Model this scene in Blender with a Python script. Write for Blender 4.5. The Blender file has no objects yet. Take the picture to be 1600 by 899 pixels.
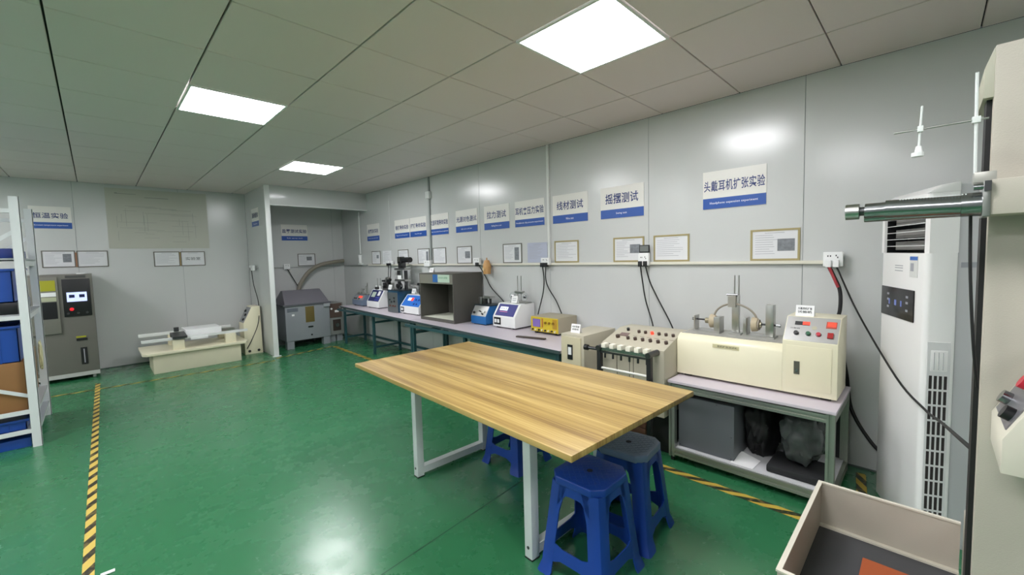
import bpy, math, random
from mathutils import Vector, Matrix
random.seed(7)
S = bpy.context.scene
COL = S.collection
# ------------------------------------------------------------ camera
cam = bpy.data.cameras.new('camera'); co = bpy.data.objects.new('camera', cam); COL.objects.link(co)
cam.sensor_width = 36; cam.lens = 653.226/1600*36; cam.shift_y = -6.727/1600; cam.clip_start = 0.02
r_ = (0.7072554, -0.7064918, -0.0256749); u_ = (0.0637153, 0.0275304, 0.9975883); f_ = (0.7040811, 0.7071856, -0.0644854)
co.matrix_world = Matrix(((r_[0], u_[0], -f_[0], 0.092248), (r_[1], u_[1], -f_[1], -1.643695), (r_[2], u_[2], -f_[2], 1.456109), (0, 0, 0, 1)))
S.camera = co
# ------------------------------------------------------------ world and exposure
w = bpy.data.worlds.new('world'); S.world = w; w.use_nodes = True
w.node_tree.nodes['Background'].inputs[0].default_value = (.5, .55, .6, 1); w.node_tree.nodes['Background'].inputs[1].default_value = .05
S.view_settings.view_transform = 'Standard'; S.view_settings.look = 'None'; S.view_settings.gamma = 1
S.view_settings.exposure = 1.28
PANEL_W = 15.0       # emission strength of each ceiling light panel
CE = 2.627; WX = 3.583; WY = 6.66
# ------------------------------------------------------------ materials
def lin(h):
    h = h.lstrip('#'); o = []
    for i in (0, 2, 4):
        c = int(h[i:i+2], 16)/255; o.append(c/12.92 if c <= .04045 else ((c+.055)/1.055)**2.4)
    return (*o, 1)
_m = {}
def mat(name, hexc, rough=.5, metal=0., noise=0., nscale=8., emit=0., bump=0., bscale=200., alpha=None, spec=.5, coat=0., stretch=None, trans=0.):
    if name in _m: return _m[name]
    m = bpy.data.materials.new(name); m.use_nodes = True; nt = m.node_tree; b = nt.nodes['Principled BSDF']
    c = lin(hexc); b.inputs['Base Color'].default_value = c; b.inputs['Roughness'].default_value = rough; b.inputs['Metallic'].default_value = metal
    b.inputs['Specular IOR Level'].default_value = spec; b.inputs['Coat Weight'].default_value = coat
    if trans: b.inputs['Transmission Weight'].default_value = trans
    if alpha is not None: b.inputs['Alpha'].default_value = alpha
    if emit: b.inputs['Emission Color'].default_value = c; b.inputs['Emission Strength'].default_value = emit
    if noise or bump:
        tc = nt.nodes.new('ShaderNodeTexCoord'); mp = nt.nodes.new('ShaderNodeMapping'); nt.links.new(tc.outputs['Object'], mp.inputs[0])
        if stretch: mp.inputs['Scale'].default_value = stretch
    if noise:
        n = nt.nodes.new('ShaderNodeTexNoise'); n.inputs['Scale'].default_value = nscale; n.inputs['Detail'].default_value = 6
        nt.links.new(mp.outputs[0], n.inputs['Vector'])
        mx = nt.nodes.new('ShaderNodeMix'); mx.data_type = 'RGBA'
        mx.inputs[6].default_value = tuple(x*(1-noise) for x in c[:3])+(1,); mx.inputs[7].default_value = tuple(min(1, x*(1+noise)) for x in c[:3])+(1,)
        nt.links.new(n.outputs['Fac'], mx.inputs[0]); nt.links.new(mx.outputs[2], b.inputs['Base Color'])
        rr = nt.nodes.new('ShaderNodeMapRange'); rr.inputs[3].default_value = rough*.85; rr.inputs[4].default_value = min(1, rough*1.2)
        nt.links.new(n.outputs['Fac'], rr.inputs[0]); nt.links.new(rr.outputs[0], b.inputs['Roughness'])
    if bump:
        n2 = nt.nodes.new('ShaderNodeTexNoise'); n2.inputs['Scale'].default_value = bscale; nt.links.new(mp.outputs[0], n2.inputs['Vector'])
        bp = nt.nodes.new('ShaderNodeBump'); bp.inputs['Strength'].default_value = bump; bp.inputs['Distance'].default_value = .002
        nt.links.new(n2.outputs['Fac'], bp.inputs['Height']); nt.links.new(bp.outputs[0], b.inputs['Normal'])
    _m[name] = m; return m
def mat_floor():
    m = mat('green_epoxy', '#2e7149', .2, noise=.09, nscale=1.1, spec=.9)
    nt = m.node_tree; b = nt.nodes['Principled BSDF']
    tc = nt.nodes.new('ShaderNodeTexCoord')
    n = nt.nodes.new('ShaderNodeTexNoise'); n.inputs['Scale'].default_value = 5.; n.inputs['Detail'].default_value = 10; n.inputs['Roughness'].default_value = .6
    nt.links.new(tc.outputs['Object'], n.inputs['Vector'])
    r = nt.nodes.new('ShaderNodeMapRange'); r.inputs[1].default_value = .35; r.inputs[2].default_value = .7; r.inputs[3].default_value = .24; r.inputs[4].default_value = .31
    nt.links.new(n.outputs['Fac'], r.inputs[0]); nt.links.new(r.outputs[0], b.inputs['Roughness'])
    n2 = nt.nodes.new('ShaderNodeTexNoise'); n2.inputs['Scale'].default_value = 3.5; n2.inputs['Detail'].default_value = 5; nt.links.new(tc.outputs['Object'], n2.inputs['Vector'])
    bp = nt.nodes.new('ShaderNodeBump'); bp.inputs['Strength'].default_value = .05; bp.inputs['Distance'].default_value = .004
    nt.links.new(n2.outputs['Fac'], bp.inputs['Height']); nt.links.new(bp.outputs[0], b.inputs['Normal'])
    return m
def mat_wood():
    m = mat('oak_laminate', '#d3b273', .38)
    nt = m.node_tree; b = nt.nodes['Principled BSDF']; tc = nt.nodes.new('ShaderNodeTexCoord')
    def noise(sc, detail, scale, dist=0.):
        mp = nt.nodes.new('ShaderNodeMapping'); mp.inputs['Scale'].default_value = sc; nt.links.new(tc.outputs['Object'], mp.inputs[0])
        n = nt.nodes.new('ShaderNodeTexNoise'); n.inputs['Scale'].default_value = scale; n.inputs['Detail'].default_value = detail; n.inputs['Distortion'].default_value = dist
        nt.links.new(mp.outputs[0], n.inputs['Vector']); return n
    broad = noise((14, .25, 1), 3, 1.); fine = noise((60, 1.2, 1), 6, 1.5, .3)
    sx = nt.nodes.new('ShaderNodeSeparateXYZ'); nt.links.new(tc.outputs['Object'], sx.inputs[0])
    vor = nt.nodes.new('ShaderNodeTexWhiteNoise'); vor.noise_dimensions = '1D'   # tone of each glued lamella
    fl = nt.nodes.new('ShaderNodeMath'); fl.operation = 'MULTIPLY'; fl.inputs[1].default_value = 14.; nt.links.new(sx.outputs[0], fl.inputs[0])
    fl2 = nt.nodes.new('ShaderNodeMath'); fl2.operation = 'FLOOR'; nt.links.new(fl.outputs[0], fl2.inputs[0]); nt.links.new(fl2.outputs[0], vor.inputs['W'])
    def mul(a, k):
        q = nt.nodes.new('ShaderNodeMath'); q.operation = 'MULTIPLY'; nt.links.new(a, q.inputs[0]); q.inputs[1].default_value = k; return q.outputs[0]
    def add(a, c):
        q = nt.nodes.new('ShaderNodeMath'); q.operation = 'ADD'; nt.links.new(a, q.inputs[0]); nt.links.new(c, q.inputs[1]); return q.outputs[0]
    v = add(add(mul(broad.outputs['Fac'], .75), mul(fine.outputs['Fac'], .5)), mul(vor.outputs['Value'], .12))
    cr = nt.nodes.new('ShaderNodeValToRGB'); e = cr.color_ramp.elements
    e[0].position = .50; e[0].color = lin('#86693a'); e[1].position = .86; e[1].color = lin('#c4a96c')
    k = e.new(.67); k.color = lin('#a78b50')
    nt.links.new(v, cr.inputs[0]); nt.links.new(cr.outputs[0], b.inputs['Base Color'])
    return m
def mat_tape(name, yel, dark, pitch, w, cover=.5, skew=1.):
    m = mat(name, yel, .5); nt = m.node_tree; b = nt.nodes['Principled BSDF']
    tc = nt.nodes.new('ShaderNodeTexCoord'); sx = nt.nodes.new('ShaderNodeSeparateXYZ'); nt.links.new(tc.outputs['Object'], sx.inputs[0])
    a = nt.nodes.new('ShaderNodeMath'); a.operation = 'MULTIPLY_ADD'; a.inputs[1].default_value = skew; nt.links.new(sx.outputs[0], a.inputs[0]); nt.links.new(sx.outputs[1], a.inputs[2])
    d = nt.nodes.new('ShaderNodeMath'); d.operation = 'DIVIDE'; d.inputs[1].default_value = pitch; nt.links.new(a.outputs[0], d.inputs[0])
    fr = nt.nodes.new('ShaderNodeMath'); fr.operation = 'FRACT'; nt.links.new(d.outputs[0], fr.inputs[0])
    lt = nt.nodes.new('ShaderNodeMath'); lt.operation = 'LESS_THAN'; lt.inputs[1].default_value = cover; nt.links.new(fr.outputs[0], lt.inputs[0])
    n = nt.nodes.new('ShaderNodeTexNoise'); n.inputs['Scale'].default_value = 30.; n.inputs['Detail'].default_value = 8; nt.links.new(tc.outputs['Object'], n.inputs['Vector'])
    wr = nt.nodes.new('ShaderNodeMapRange'); wr.inputs[1].default_value = .5; wr.inputs[2].default_value = .62; nt.links.new(n.outputs['Fac'], wr.inputs[0])
    dk = nt.nodes.new('ShaderNodeMix'); dk.data_type = 'RGBA'; dk.inputs[6].default_value = lin(dark); dk.inputs[7].default_value = lin('#6b5c35'); nt.links.new(wr.outputs[0], dk.inputs[0])
    mx = nt.nodes.new('ShaderNodeMix'); mx.data_type = 'RGBA'; nt.links.new(dk.outputs[2], mx.inputs[6]); mx.inputs[7].default_value = lin(yel)
    nt.links.new(lt.outputs[0], mx.inputs[0]); nt.links.new(mx.outputs[2], b.inputs['Base Color']); return m
WALL = mat('wall_panel_coated_steel', '#c9cbca', .22, noise=.03, nscale=2., spec=.75, bump=.05, bscale=6.)
CEIL = mat('ceiling_tile_metal', '#e2d3d1', .45, spec=.35, bump=.03, bscale=90.)
CGAP = mat('ceiling_void_dark', '#3c3d38', .7)
ALU = mat('aluminium_white', '#dfe2e0', .35)
FLOOR = mat_floor(); WOOD = mat_wood()
BEIGE = mat('beige_enamel', '#d8d2b8', .45, noise=.03, bump=.04)
CREAM = mat('cream_enamel', '#e6e0c4', .35, noise=.02)
GREYB = mat('grey_beige_enamel', '#b9b3a0', .5, noise=.04, bump=.12, bscale=300)
GREYB2 = mat('machine_grey_enamel', '#b3ada0', .5, noise=.04, bump=.15, bscale=350)
STEEL = mat('brushed_steel', '#b9b9b6', .28, 1.)
CHROME = mat('chrome', '#9b9da0', .24, 1.)
DSTEEL = mat('dark_steel', '#5a5a5c', .35, 1.)
BLACK = mat('black_plastic', '#17181a', .4)
RUBBER = mat('black_rubber', '#0d0d0e', .6)
WHITE = mat('white_plastic', '#eceded', .35)
WPAINT = mat('white_powder_coat', '#d4d9da', .35)
PAPER = mat('white_paper', '#dcdde0', .6)
CARD = mat('white_card', '#f0f0f0', .6)
SIGNW = mat('sign_white', '#e6e4df', .35)
SIGNB = mat('sign_blue', '#2a56a8', .35)
NAVY = mat('lettering_navy', '#2c3c78', .5)
LTXT = mat('lettering_white', '#f4f6ff', .5)
GTXT = mat('printed_grey', '#a3a4ac', .7)
DTXT = mat('printed_dark', '#3a3d42', .7)
GOLD = mat('gold_frame', '#a3966a', .45, .2)
DFRAME = mat('dark_frame', '#6d6a62', .45)
BLUEPL = mat('blue_stool_plastic', '#17409a', .38, noise=.08, nscale=6)
BLUEGR = mat('grey_blue_seat', '#6d7f9d', .5)
BINBL = mat('blue_bin_plastic', '#1b479c', .35)
GREEN = mat('dark_green_paint', '#284c51', .4)
PURP = mat('lilac_laminate', '#c9c1c9', .4)
LED = mat('led_red', '#ff3a28', .4, emit=.6)
LCD = mat('lcd_white', '#dfe9ff', .3, emit=.35)
def shade_(ob, ang=35):
    for p in ob.data.polygons: p.use_smooth = True
    ob.data.set_sharp_from_angle(angle=math.radians(ang))
# ------------------------------------------------------------ mesh builder
class F:   # a face frame: origin, u and v in the face, n pointing out of it
    def __init__(s, O, u=(1, 0, 0), v=(0, 0, 1)):
        s.O = Vector(O); s.u = Vector(u).normalized(); s.v = Vector(v).normalized(); s.n = s.u.cross(s.v)
    def p(s, a, b, c=0.): return s.O+s.u*a+s.v*b+s.n*c
FR = lambda y=0.: F((0, y, 0))                       # vertical front face at local y
class MB:
    def __init__(s): s.v = []; s.f = []; s.smooth = False
    def add(s, vs, fs):
        o = len(s.v); s.v += [tuple(x) for x in vs]; s.f += [tuple(i+o for i in q) for q in fs]; return s
    def box(s, x0, x1, y0, y1, z0, z1):
        return s.add([(x0, y0, z0), (x1, y0, z0), (x1, y1, z0), (x0, y1, z0), (x0, y0, z1), (x1, y0, z1), (x1, y1, z1), (x0, y1, z1)],
                     [(0, 3, 2, 1), (4, 5, 6, 7), (0, 1, 5, 4), (1, 2, 6, 5), (2, 3, 7, 6), (3, 0, 4, 7)])
    def fb(s, fr, a0, a1, b0, b1, c0, c1):
        P = fr.p
        return s.add([P(a0, b0, c0), P(a1, b0, c0), P(a1, b1, c0), P(a0, b1, c0), P(a0, b0, c1), P(a1, b0, c1), P(a1, b1, c1), P(a0, b1, c1)],
                     [(0, 3, 2, 1), (4, 5, 6, 7), (0, 1, 5, 4), (1, 2, 6, 5), (2, 3, 7, 6), (3, 0, 4, 7)])
    def cyl(s, p0, p1, r, n=16, r2=None):
        s.smooth = True; r2 = r if r2 is None else r2
        p0 = Vector(p0); p1 = Vector(p1); d = (p1-p0).normalized(); a = d.orthogonal().normalized(); b = d.cross(a)
        vs = [p0+(a*math.cos(t)+b*math.sin(t))*r for t in [2*math.pi*i/n for i in range(n)]]+[p1+(a*math.cos(t)+b*math.sin(t))*r2 for t in [2*math.pi*i/n for i in range(n)]]
        fs = [(i, (i+1) % n, n+(i+1) % n, n+i) for i in range(n)]+[tuple(range(n-1, -1, -1)), tuple(range(n, 2*n))]
        return s.add(vs, fs)
    def fc(s, fr, a, b, r, c0, c1, n=14, r2=None): return s.cyl(fr.p(a, b, c0), fr.p(a, b, c1), r, n, r2)
    def tube(s, pts, r, n=8, sub=6):
        s.smooth = True; P = [Vector(p) for p in pts]
        if len(P) > 2 and sub > 1:
            Q = [P[0]*2-P[1]]+P+[P[-1]*2-P[-2]]; out = []
            for i in range(1, len(Q)-2):
                for k in range(sub):
                    t = k/sub; a, b, c, d = Q[i-1], Q[i], Q[i+1], Q[i+2]
                    out.append(.5*((2*b)+(c-a)*t+(2*a-5*b+4*c-d)*t*t+(3*b-a-3*c+d)*t**3))
            P = out+[P[-1]]
        vs = []; fs = []; ref = None
        for i, p in enumerate(P):
            d = (P[min(i+1, len(P)-1)]-P[max(i-1, 0)]).normalized()
            a = d.orthogonal().normalized() if ref is None else (ref-d*ref.dot(d)).normalized(); ref = a; b = d.cross(a)
            vs += [p+(a*math.cos(2*math.pi*k/n)+b*math.sin(2*math.pi*k/n))*r for k in range(n)]
        for i in range(len(P)-1):
            fs += [(i*n+k, i*n+(k+1) % n, (i+1)*n+(k+1) % n, (i+1)*n+k) for k in range(n)]
        fs += [tuple(range(n-1, -1, -1)), tuple((len(P)-1)*n+k for k in range(n))]
        return s.add(vs, fs)
    def prism(s, prof, x0, x1, axis='x'):       # profile (y,z) along x; (x,z) along y; (x,y) along z
        n = len(prof)
        mk = {'x': lambda a, b, t: (t, a, b), 'y': lambda a, b, t: (a, t, b), 'z': lambda a, b, t: (a, b, t)}[axis]
        vs = [mk(a, b, x0) for a, b in prof]+[mk(a, b, x1) for a, b in prof]
        fs = [(i, (i+1) % n, n+(i+1) % n, n+i) for i in range(n)]+[tuple(range(n-1, -1, -1)), tuple(range(n, 2*n))]
        return s.add(vs, fs)
    def build(s, name, m, parent=None, bevel=0., seg=2, solid=0.):
        me = bpy.data.meshes.new(name); me.from_pydata(s.v, [], s.f); me.materials.append(m)
        import bmesh
        b = bmesh.new(); b.from_mesh(me)
        if solid: bmesh.ops.remove_doubles(b, verts=b.verts, dist=1e-5)
        bmesh.ops.recalc_face_normals(b, faces=b.faces)
        if solid:
            bmesh.ops.solidify(b, geom=b.faces[:], thickness=solid); bmesh.ops.recalc_face_normals(b, faces=b.faces)
        if bevel:
            ed = [e for e in b.edges if len(e.link_faces) == 2 and e.calc_face_angle(0) > .6]
            bmesh.ops.bevel(b, geom=ed, offset=bevel, segments=seg, affect='EDGES', clamp_overlap=True, profile=.6)
        b.to_mesh(me); b.free(); me.update()
        o = bpy.data.objects.new(name, me); COL.objects.link(o)
        if s.smooth or bevel: shade_(o)
        if parent is not None: o.parent = parent
        return o
def tag(o, label, cat, group=None):
    o['label'] = label; o['category'] = cat
    if group: o['group'] = group
    return o
def thing(name, label, cat, loc=(0, 0, 0), rz=0., group=None):
    o = bpy.data.objects.new(name, None); COL.objects.link(o); o.empty_display_size = .1
    o.location = loc; o.rotation_euler = (0, 0, math.radians(rz)); return tag(o, label, cat, group)
def struct(o): o['kind'] = 'structure'; return o
def place(o, loc, rz=0.): o.location = loc; o.rotation_euler = (0, 0, math.radians(rz)); return o
def B(*a): return MB().box(*a)
_txt = {}
def text(s_, fr, a0, a1, b0, b1, m, parent, name='lettering', off=.013, lift=.0008, fit=True):
    """writing laid on a face frame, fitted to the rectangle"""
    k = (s_, off)
    if k not in _txt:
        c = bpy.data.curves.new('t', 'FONT'); c.body = s_; c.resolution_u = 2; c.offset = off; c.space_character = 1.06
        o = bpy.data.objects.new('t', c); COL.objects.link(o); dg = bpy.context.evaluated_depsgraph_get(); dg.update()
        me = bpy.data.meshes.new_from_object(o.evaluated_get(dg)); bpy.data.objects.remove(o); bpy.data.curves.remove(c)
        _txt[k] = ([v.co.copy() for v in me.vertices], [tuple(p.vertices) for p in me.polygons]); bpy.data.meshes.remove(me)
    vs, fs = _txt[k]
    if not vs: return None
    x0 = min(v.x for v in vs); x1 = max(v.x for v in vs); y0 = min(v.y for v in vs); y1 = max(v.y for v in vs)
    sx = (a1-a0)/(x1-x0); sy = (b1-b0)/(y1-y0)
    me = bpy.data.meshes.new(name); me.from_pydata([fr.p(a0+(v.x-x0)*sx, b0+(v.y-y0)*sy, lift) for v in vs], [], fs); me.materials.append(m)
    o = bpy.data.objects.new(name, me); COL.objects.link(o); o.parent = parent; return o
# ============================================================ SETTING
XL, YF = -3.6, -4.6
fl = struct(B(XL, WX, YF, WY, -.05, 0).build('floor', FLOOR))
j = MB().add([(.2, .05, .0006), (2.7, .25, .0006), (2.7, .256, .0006), (.2, .057, .0006)], [(0, 1, 2, 3)]).build('floor_joint', mat('joint_dark', '#123d28', .5), fl)
ceil_ = struct(B(XL, WX+.06, YF, WY+.06, CE+.03, CE+.09).build('ceiling', CGAP))
LIGHTS = {(3, -1): 'square ceiling light panel nearest the camera, top centre of the photo', (1, 3): 'square ceiling light panel at upper left, second from the camera', (3, 6): 'farthest square ceiling light panel, in front of the alcove header',
          (0, -2): 'square ceiling light panel overhead behind the camera', (-3, 3): 'unseen square ceiling panel added for fill light, outside the left of the view', (-3, -3): 'unseen square ceiling panel added for fill light, behind and left of the camera',  # the two panels left of the view and camera are unseen, added as fill
          (-5, 7): 'unseen square ceiling panel added for fill light, at the far left of the room', (-5, 1): 'unseen square ceiling panel added for fill light, at the left wall', (0, -6): 'unseen square ceiling panel added for fill light, far behind the camera', (-3, 8): 'unseen square ceiling panel added to brighten the back, left of the rack'}  # these four panels are unseen, added to brighten the room
tile_me = {}
i0, i1 = -6, 5; j0, j1 = -8, 11
for i in range(i0, i1+1):
    for jj in range(j0, j1+1):
        if (i, jj) in LIGHTS: continue
        x0, x1 = max(XL, i*.6), min(WX, (i+1)*.6); y0, y1 = max(YF, jj*.6), min(WY, (jj+1)*.6)
        if x1-x0 < .03 or y1-y0 < .03: continue
        if jj*.6 < -2.5: continue
        wdt, dep = round(x1-x0, 3), round(y1-y0, 3)
        if (wdt, dep) not in tile_me:
            t = MB(); h = .0025; e = .0045; k = .003
            X0, X1, Y0, Y1 = e, wdt-e, k, dep-k
            t.add([(X0, Y0, 0.02), (X1, Y0, .02), (X1, Y1, .02), (X0, Y1, .02), (X0, Y0, .003), (X1, Y0, .003), (X1, Y1, .003), (X0, Y1, .003),
                   (X0+h, Y0+h, 0), (X1-h, Y0+h, 0), (X1-h, Y1-h, 0), (X0+h, Y1-h, 0)],
                  [(0, 1, 2, 3), (0, 4, 5, 1), (1, 5, 6, 2), (2, 6, 7, 3), (3, 7, 4, 0), (4, 8, 9, 5), (5, 9, 10, 6), (6, 10, 11, 7), (7, 11, 8, 4), (8, 11, 10, 9)])
            o = t.build('tile', CEIL, ceil_); tile_me[(wdt, dep)] = o.data
        else:
            o = bpy.data.objects.new('tile', tile_me[(wdt, dep)]); COL.objects.link(o); o.parent = ceil_
        o.location = (x0, y0, CE)
MB().box(XL, WX, YF, -2.4, CE+.001, CE+.028).build('rear_tiles', CEIL, ceil_)
EM = mat('light_diffuser', '#fdfcff', .5, emit=PANEL_W)
for (i, jj), lab in LIGHTS.items():
    t = thing('ceiling_light', lab, 'light', (i*.6, jj*.6, CE), 0, 'square ceiling light panels')
    if jj < -4: z = -.006
    f = MB(); 
    for a in ((0.003, .597, .003, .018), (.003, .597, .582, .597), (.003, .018, .018, .582), (.582, .597, .018, .582)): f.box(a[0], a[1], a[2], a[3], -.006, .012)
    f.build('frame', ALU, t)
    B(.018, .582, .018, .582, -.003, .01).build('diffuser', EM, t)
# walls: a backing with separate sandwich panels
def wall(name, fr, segs, z0, z1, thick=.05, outer=(0, 0)):
    a = segs[0]; b = segs[-1]
    base = struct(MB().fb(fr, a, b, z0, z1, -thick, -.004).build(name, mat('seam_grey', '#8d9599', .5)))
    for s0, s1 in zip(segs[:-1], segs[1:]):
        MB().fb(fr, s0+.0015, s1-.0015, z0, z1, -.0039, 0).build('panel', WALL, base, bevel=.0012, seg=1)
    return base
ys = [-WY]+[-(5.83-1.14*k) for k in range(10)]; ys = [y for y in ys if y < -YF-.2]+[-YF]
wall('wall_right', F((WX, 0, 0), (0, -1, 0)), ys, 0, CE)
wall('wall_back', F((0, WY, 0), (1, 0, 0)), [XL, -2.2, -1.06, -.06, 1.08, 1.975], 0, CE)
struct(B(XL-.05, XL, YF, WY, 0, CE).build('wall_left', WALL)); struct(B(XL, WX, YF-.05, YF, 0, CE).build('wall_front', WALL))
# the alcove: partition, header, its back wall
part = wall('wall_partition', F((1.975, 0, 0), (0, -1, 0)), [-WY, -5.47], 0, CE, thick=.055)
struct(MB().box(1.967, 2.034, 5.462, 5.482, 0, CE).build('trim_1', ALU, None, bevel=.002))
struct(B(2.034, WX, 5.47, 5.53, 2.34, CE).build('trim_2', WALL, None, bevel=.002))
B(2.034, WX, 5.462, 5.538, 2.326, 2.34).build('edge_profile', ALU, bpy.data.objects['trim_2'])
struct(B(1.945, 2.06, 5.445, 5.49, 0, .008).build('trim_3', ALU))
wall('wall_alcove', F((0, 6.55, 0), (1, 0, 0)), [2.031, 3.38, WX], 0, CE, thick=.05)
BASEM = mat('floor_cove_dark', '#5f6b66', .5)
struct(B(XL, 1.97, WY-.008, WY, 0, .012).build('baseboard_back', BASEM)); struct(B(WX-.008, WX, YF, 5.4, 0, .012).build('baseboard_right', BASEM))
# ============================================================ FLOOR TAPES
TP = mat_tape('hazard_tape_print', '#cdb257', '#2c2a20', .16, .043, .55, -1.6)
TP2 = mat_tape('hazard_tape_print_wide', '#c2a845', '#22301f', .17, .05, .5, 2.2)
def tape(lab, p0, p1, wd, m, z=.001):
    p0 = Vector((*p0, 0)); p1 = Vector((*p1, 0)); L = (p1-p0).length; a = math.degrees(math.atan2((p1-p0).y, (p1-p0).x))-90
    o = B(-wd/2, wd/2, 0, L, 0, .0006).build('hazard_tape', m); place(o, (p0.x, p0.y, z), a); tag(o, lab, 'tape', 'hazard tapes on the floor')
tape('yellow and black striped floor tape along the left, ending at the climate chamber', (-.03, .4), (.03, 5.68), .044, TP)
tape('worn yellow and black floor tape along the benches and the aluminium cart', (2.715, -1.25), (2.9, 5.5), .062, TP2)
tape('faded yellow and black floor tape in front of the vibration table along the back', (-.5, 5.36), (1.9, 5.2), .04, TP2, .0018)
tape('faded yellow floor tape across the mouth of the alcove before the salt spray chamber', (1.95, 5.33), (2.88, 5.53), .04, TP2, .0026)
tape('short piece of hazard tape on the floor between the cart and the air conditioner', (2.95, -1.42), (3.5, -1.36), .05, TP2)
tag(B(-.02, .03, -.01, .012, 0, .004).build('paper_scrap', CARD), 'small white paper scrap on the green floor at the bottom left edge', 'scrap'); bpy.data.objects['paper_scrap'].location = (.04, 1.08, .0025)
# ============================================================ SIGNS, NOTICES
R90 = -90
def sign(lab, cn, en, loc, rz, wd=.448, hh=.293, cw=.8, ch=.075, ew=.6):
    o = B(0, wd, -.004, 0, 0, hh).build('wall_sign', SIGNW); place(o, loc, rz); tag(o, lab, 'sign', 'blue and white test signs on the walls')
    B(0.001, wd-.001, -.0046, -.004, 0.001, hh*.285).build('colour_band', SIGNB, o)
    fr = F((0, -.0046, 0))
    text(cn, fr, wd*(1-cw)/2, wd*(1+cw)/2, .135, .135+ch, NAVY, o)
    text(en, fr, wd*(1-ew)/2, wd*(1+ew)/2, hh*.11, hh*.11+.022, LTXT, o, 'caption', off=.006)
RS = [(5.49, '耐磨测试实验', 'Abrasion test experiment', 'white and blue sign with six characters, leftmost on the right wall just outside the alcove', .82, .07, .8),
      (4.522, '插拔寿命实验', 'Plug-in service life experiment', 'white and blue sign left of a touching pair, its blue caption longer', .86, .07, .75),
      (4.055, '按键寿命实验', 'Key life test', 'white and blue sign right of a touching pair, close left of the far conduit', .92, .07, .4),
      (3.515, '文显环境寿命实验', 'Display environment life test experiment', 'white and blue sign with eight characters, immediately right of the far conduit', .95, .075, .95),
      (2.901, '光源对色测试', 'Light source color test', 'white and blue sign reading 光源对色测试 above the grey light booth', .93, .075, .5),
      (2.322, '拉力测试', 'Pulling force test', 'white and blue sign with four characters reading 拉力测试, above the small blue tester', .76, .09, .4),
      (1.780, '耳机夹压力实验', 'Headphone clip pressure experiment', 'white and blue sign reading 耳机夹压力实验, left of the near conduit', .96, .085, .92),
      (1.216, '线材测试', 'Wire test', 'white and blue sign reading 线材测试, right of the near conduit', .75, .09, .22),
      (.621, '摇摆测试', 'Swing test', 'white and blue sign reading 摇摆测试, above the notice with line drawing', .76, .095, .25),
      (-.336, '头戴耳机扩张实验', 'Headphone expansion experiment', 'white and blue sign reading 头戴耳机扩张实验, nearest on the right wall', .96, .085, .76)]
for y, cn, en, lab, cw, ch, ew in RS: sign(lab, cn, en, (WX-.001, y, 1.787), R90, cw=cw, ch=ch, ew=ew)
sign('white and blue sign on the alcove back wall above the salt spray chamber', '盐雾测试实验', 'Salt spray test', (2.485, 6.549, 1.84), 0, .44, .287, .94, .07, .6)
sign('white and blue sign on the left back wall half behind the rack post', '恒温实验', 'Constant temperature experiment', (-.47, 6.659, 1.981), 0, .385, .293, .84, .075, .8)
sign('white and blue sign on the side of the alcove partition', '振动测试', 'Vibration test', (1.974, 6.268, 2.04), R90, .42, .289, .8, .085, .5)
def notice(lab, loc, rz, wd=.312, hh=.228, fm=DFRAME, ft=.012, photo=None, lines=8, seed=0, tint=PAPER):
    t = thing('framed_notice', lab, 'notice', loc, rz, 'notices pinned to the walls')
    B(.004, wd-.004, -.003, 0, .004, hh-.004).build('paper', tint, t)
    if fm:
        f = MB(); f.box(0, wd, -.007, 0, 0, ft); f.box(0, wd, -.007, 0, hh-ft, hh); f.box(0, ft, -.007, 0, ft, hh-ft); f.box(wd-ft, wd, -.007, 0, ft, hh-ft); f.build('frame', fm, t)
    rnd = random.Random(seed); l = MB(); x1 = wd*.6 if photo else wd*.9
    l.box(wd*.3, wd*.7, -.0035, -.003, hh*.87, hh*.885)
    for k in range(lines):
        z = hh*.8-k*hh*.66/lines; l.box(wd*.1, wd*.1+(x1-wd*.1)*rnd.uniform(.5, 1), -.0035, -.003, z, z+.003)
    l.build('printed_lines', GTXT, t)
    if photo:
        a0, a1, b0, b1 = photo
        B(wd*a0, wd*a1, -.0036, -.003, hh*b0, hh*b1).build('printed_photo', mat('photo_grey', '#7c8086', .6, noise=.5, nscale=40), t)
    return t
RN = [(5.352, DFRAME, (.55, .8, .45, .7), 'narrow looking dark framed notice, leftmost on the right wall'), (4.97, None, None, 'unframed plain sheet beside the leftmost dark framed notice'),
      (4.448, DFRAME, None, 'dark framed notice behind the tall press fixture'), (3.869, DFRAME, (.72, .9, .15, .8), 'framed notice partly behind the far wall conduit'),
      (3.462, DFRAME, None, 'framed notice just right of the far wall conduit, text only'), (2.896, DFRAME, (.55, .88, .3, .7), 'dark framed notice with a square photo, above the grey light booth'),
      (1.997, DFRAME, (.62, .85, .15, .8), 'brown framed notice with a tall dark photo'), (1.599, None, None, 'bluish unframed sheet left of the near conduit'),
      (1.200, GOLD, None, 'gold framed notice just right of the near conduit'), (.485, GOLD, (.55, .88, .35, .7), 'gold framed notice with line drawing, left of the little black thermometer'),
      (.083, GOLD, None, 'gold framed notice right of the little black thermometer'), (-.683, GOLD, (.56, .9, .3, .68), 'gold framed notice with landscape photo, nearest on the right wall')]
BPAP = mat('bluish_sheet', '#b4b9cc', .4)
for k, (y, fm, ph, lab) in enumerate(RN): notice(lab, (WX-.001, y, 1.376), R90, fm=fm, photo=ph, seed=k, tint=BPAP if k == 7 else PAPER, ft=.014 if fm is GOLD else .01, lines=9, wd=.312 if fm else .3)
notice('small framed notice on the alcove back wall', (2.734, 6.549, 1.373), 0, .308, photo=(.5, .8, .45, .75), seed=21)
notice('framed notice left of the orange strip, behind the rack, with a small photo', (-.395, 6.659, 1.46), 0, photo=(.62, .88, .3, .8), seed=22)
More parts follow.
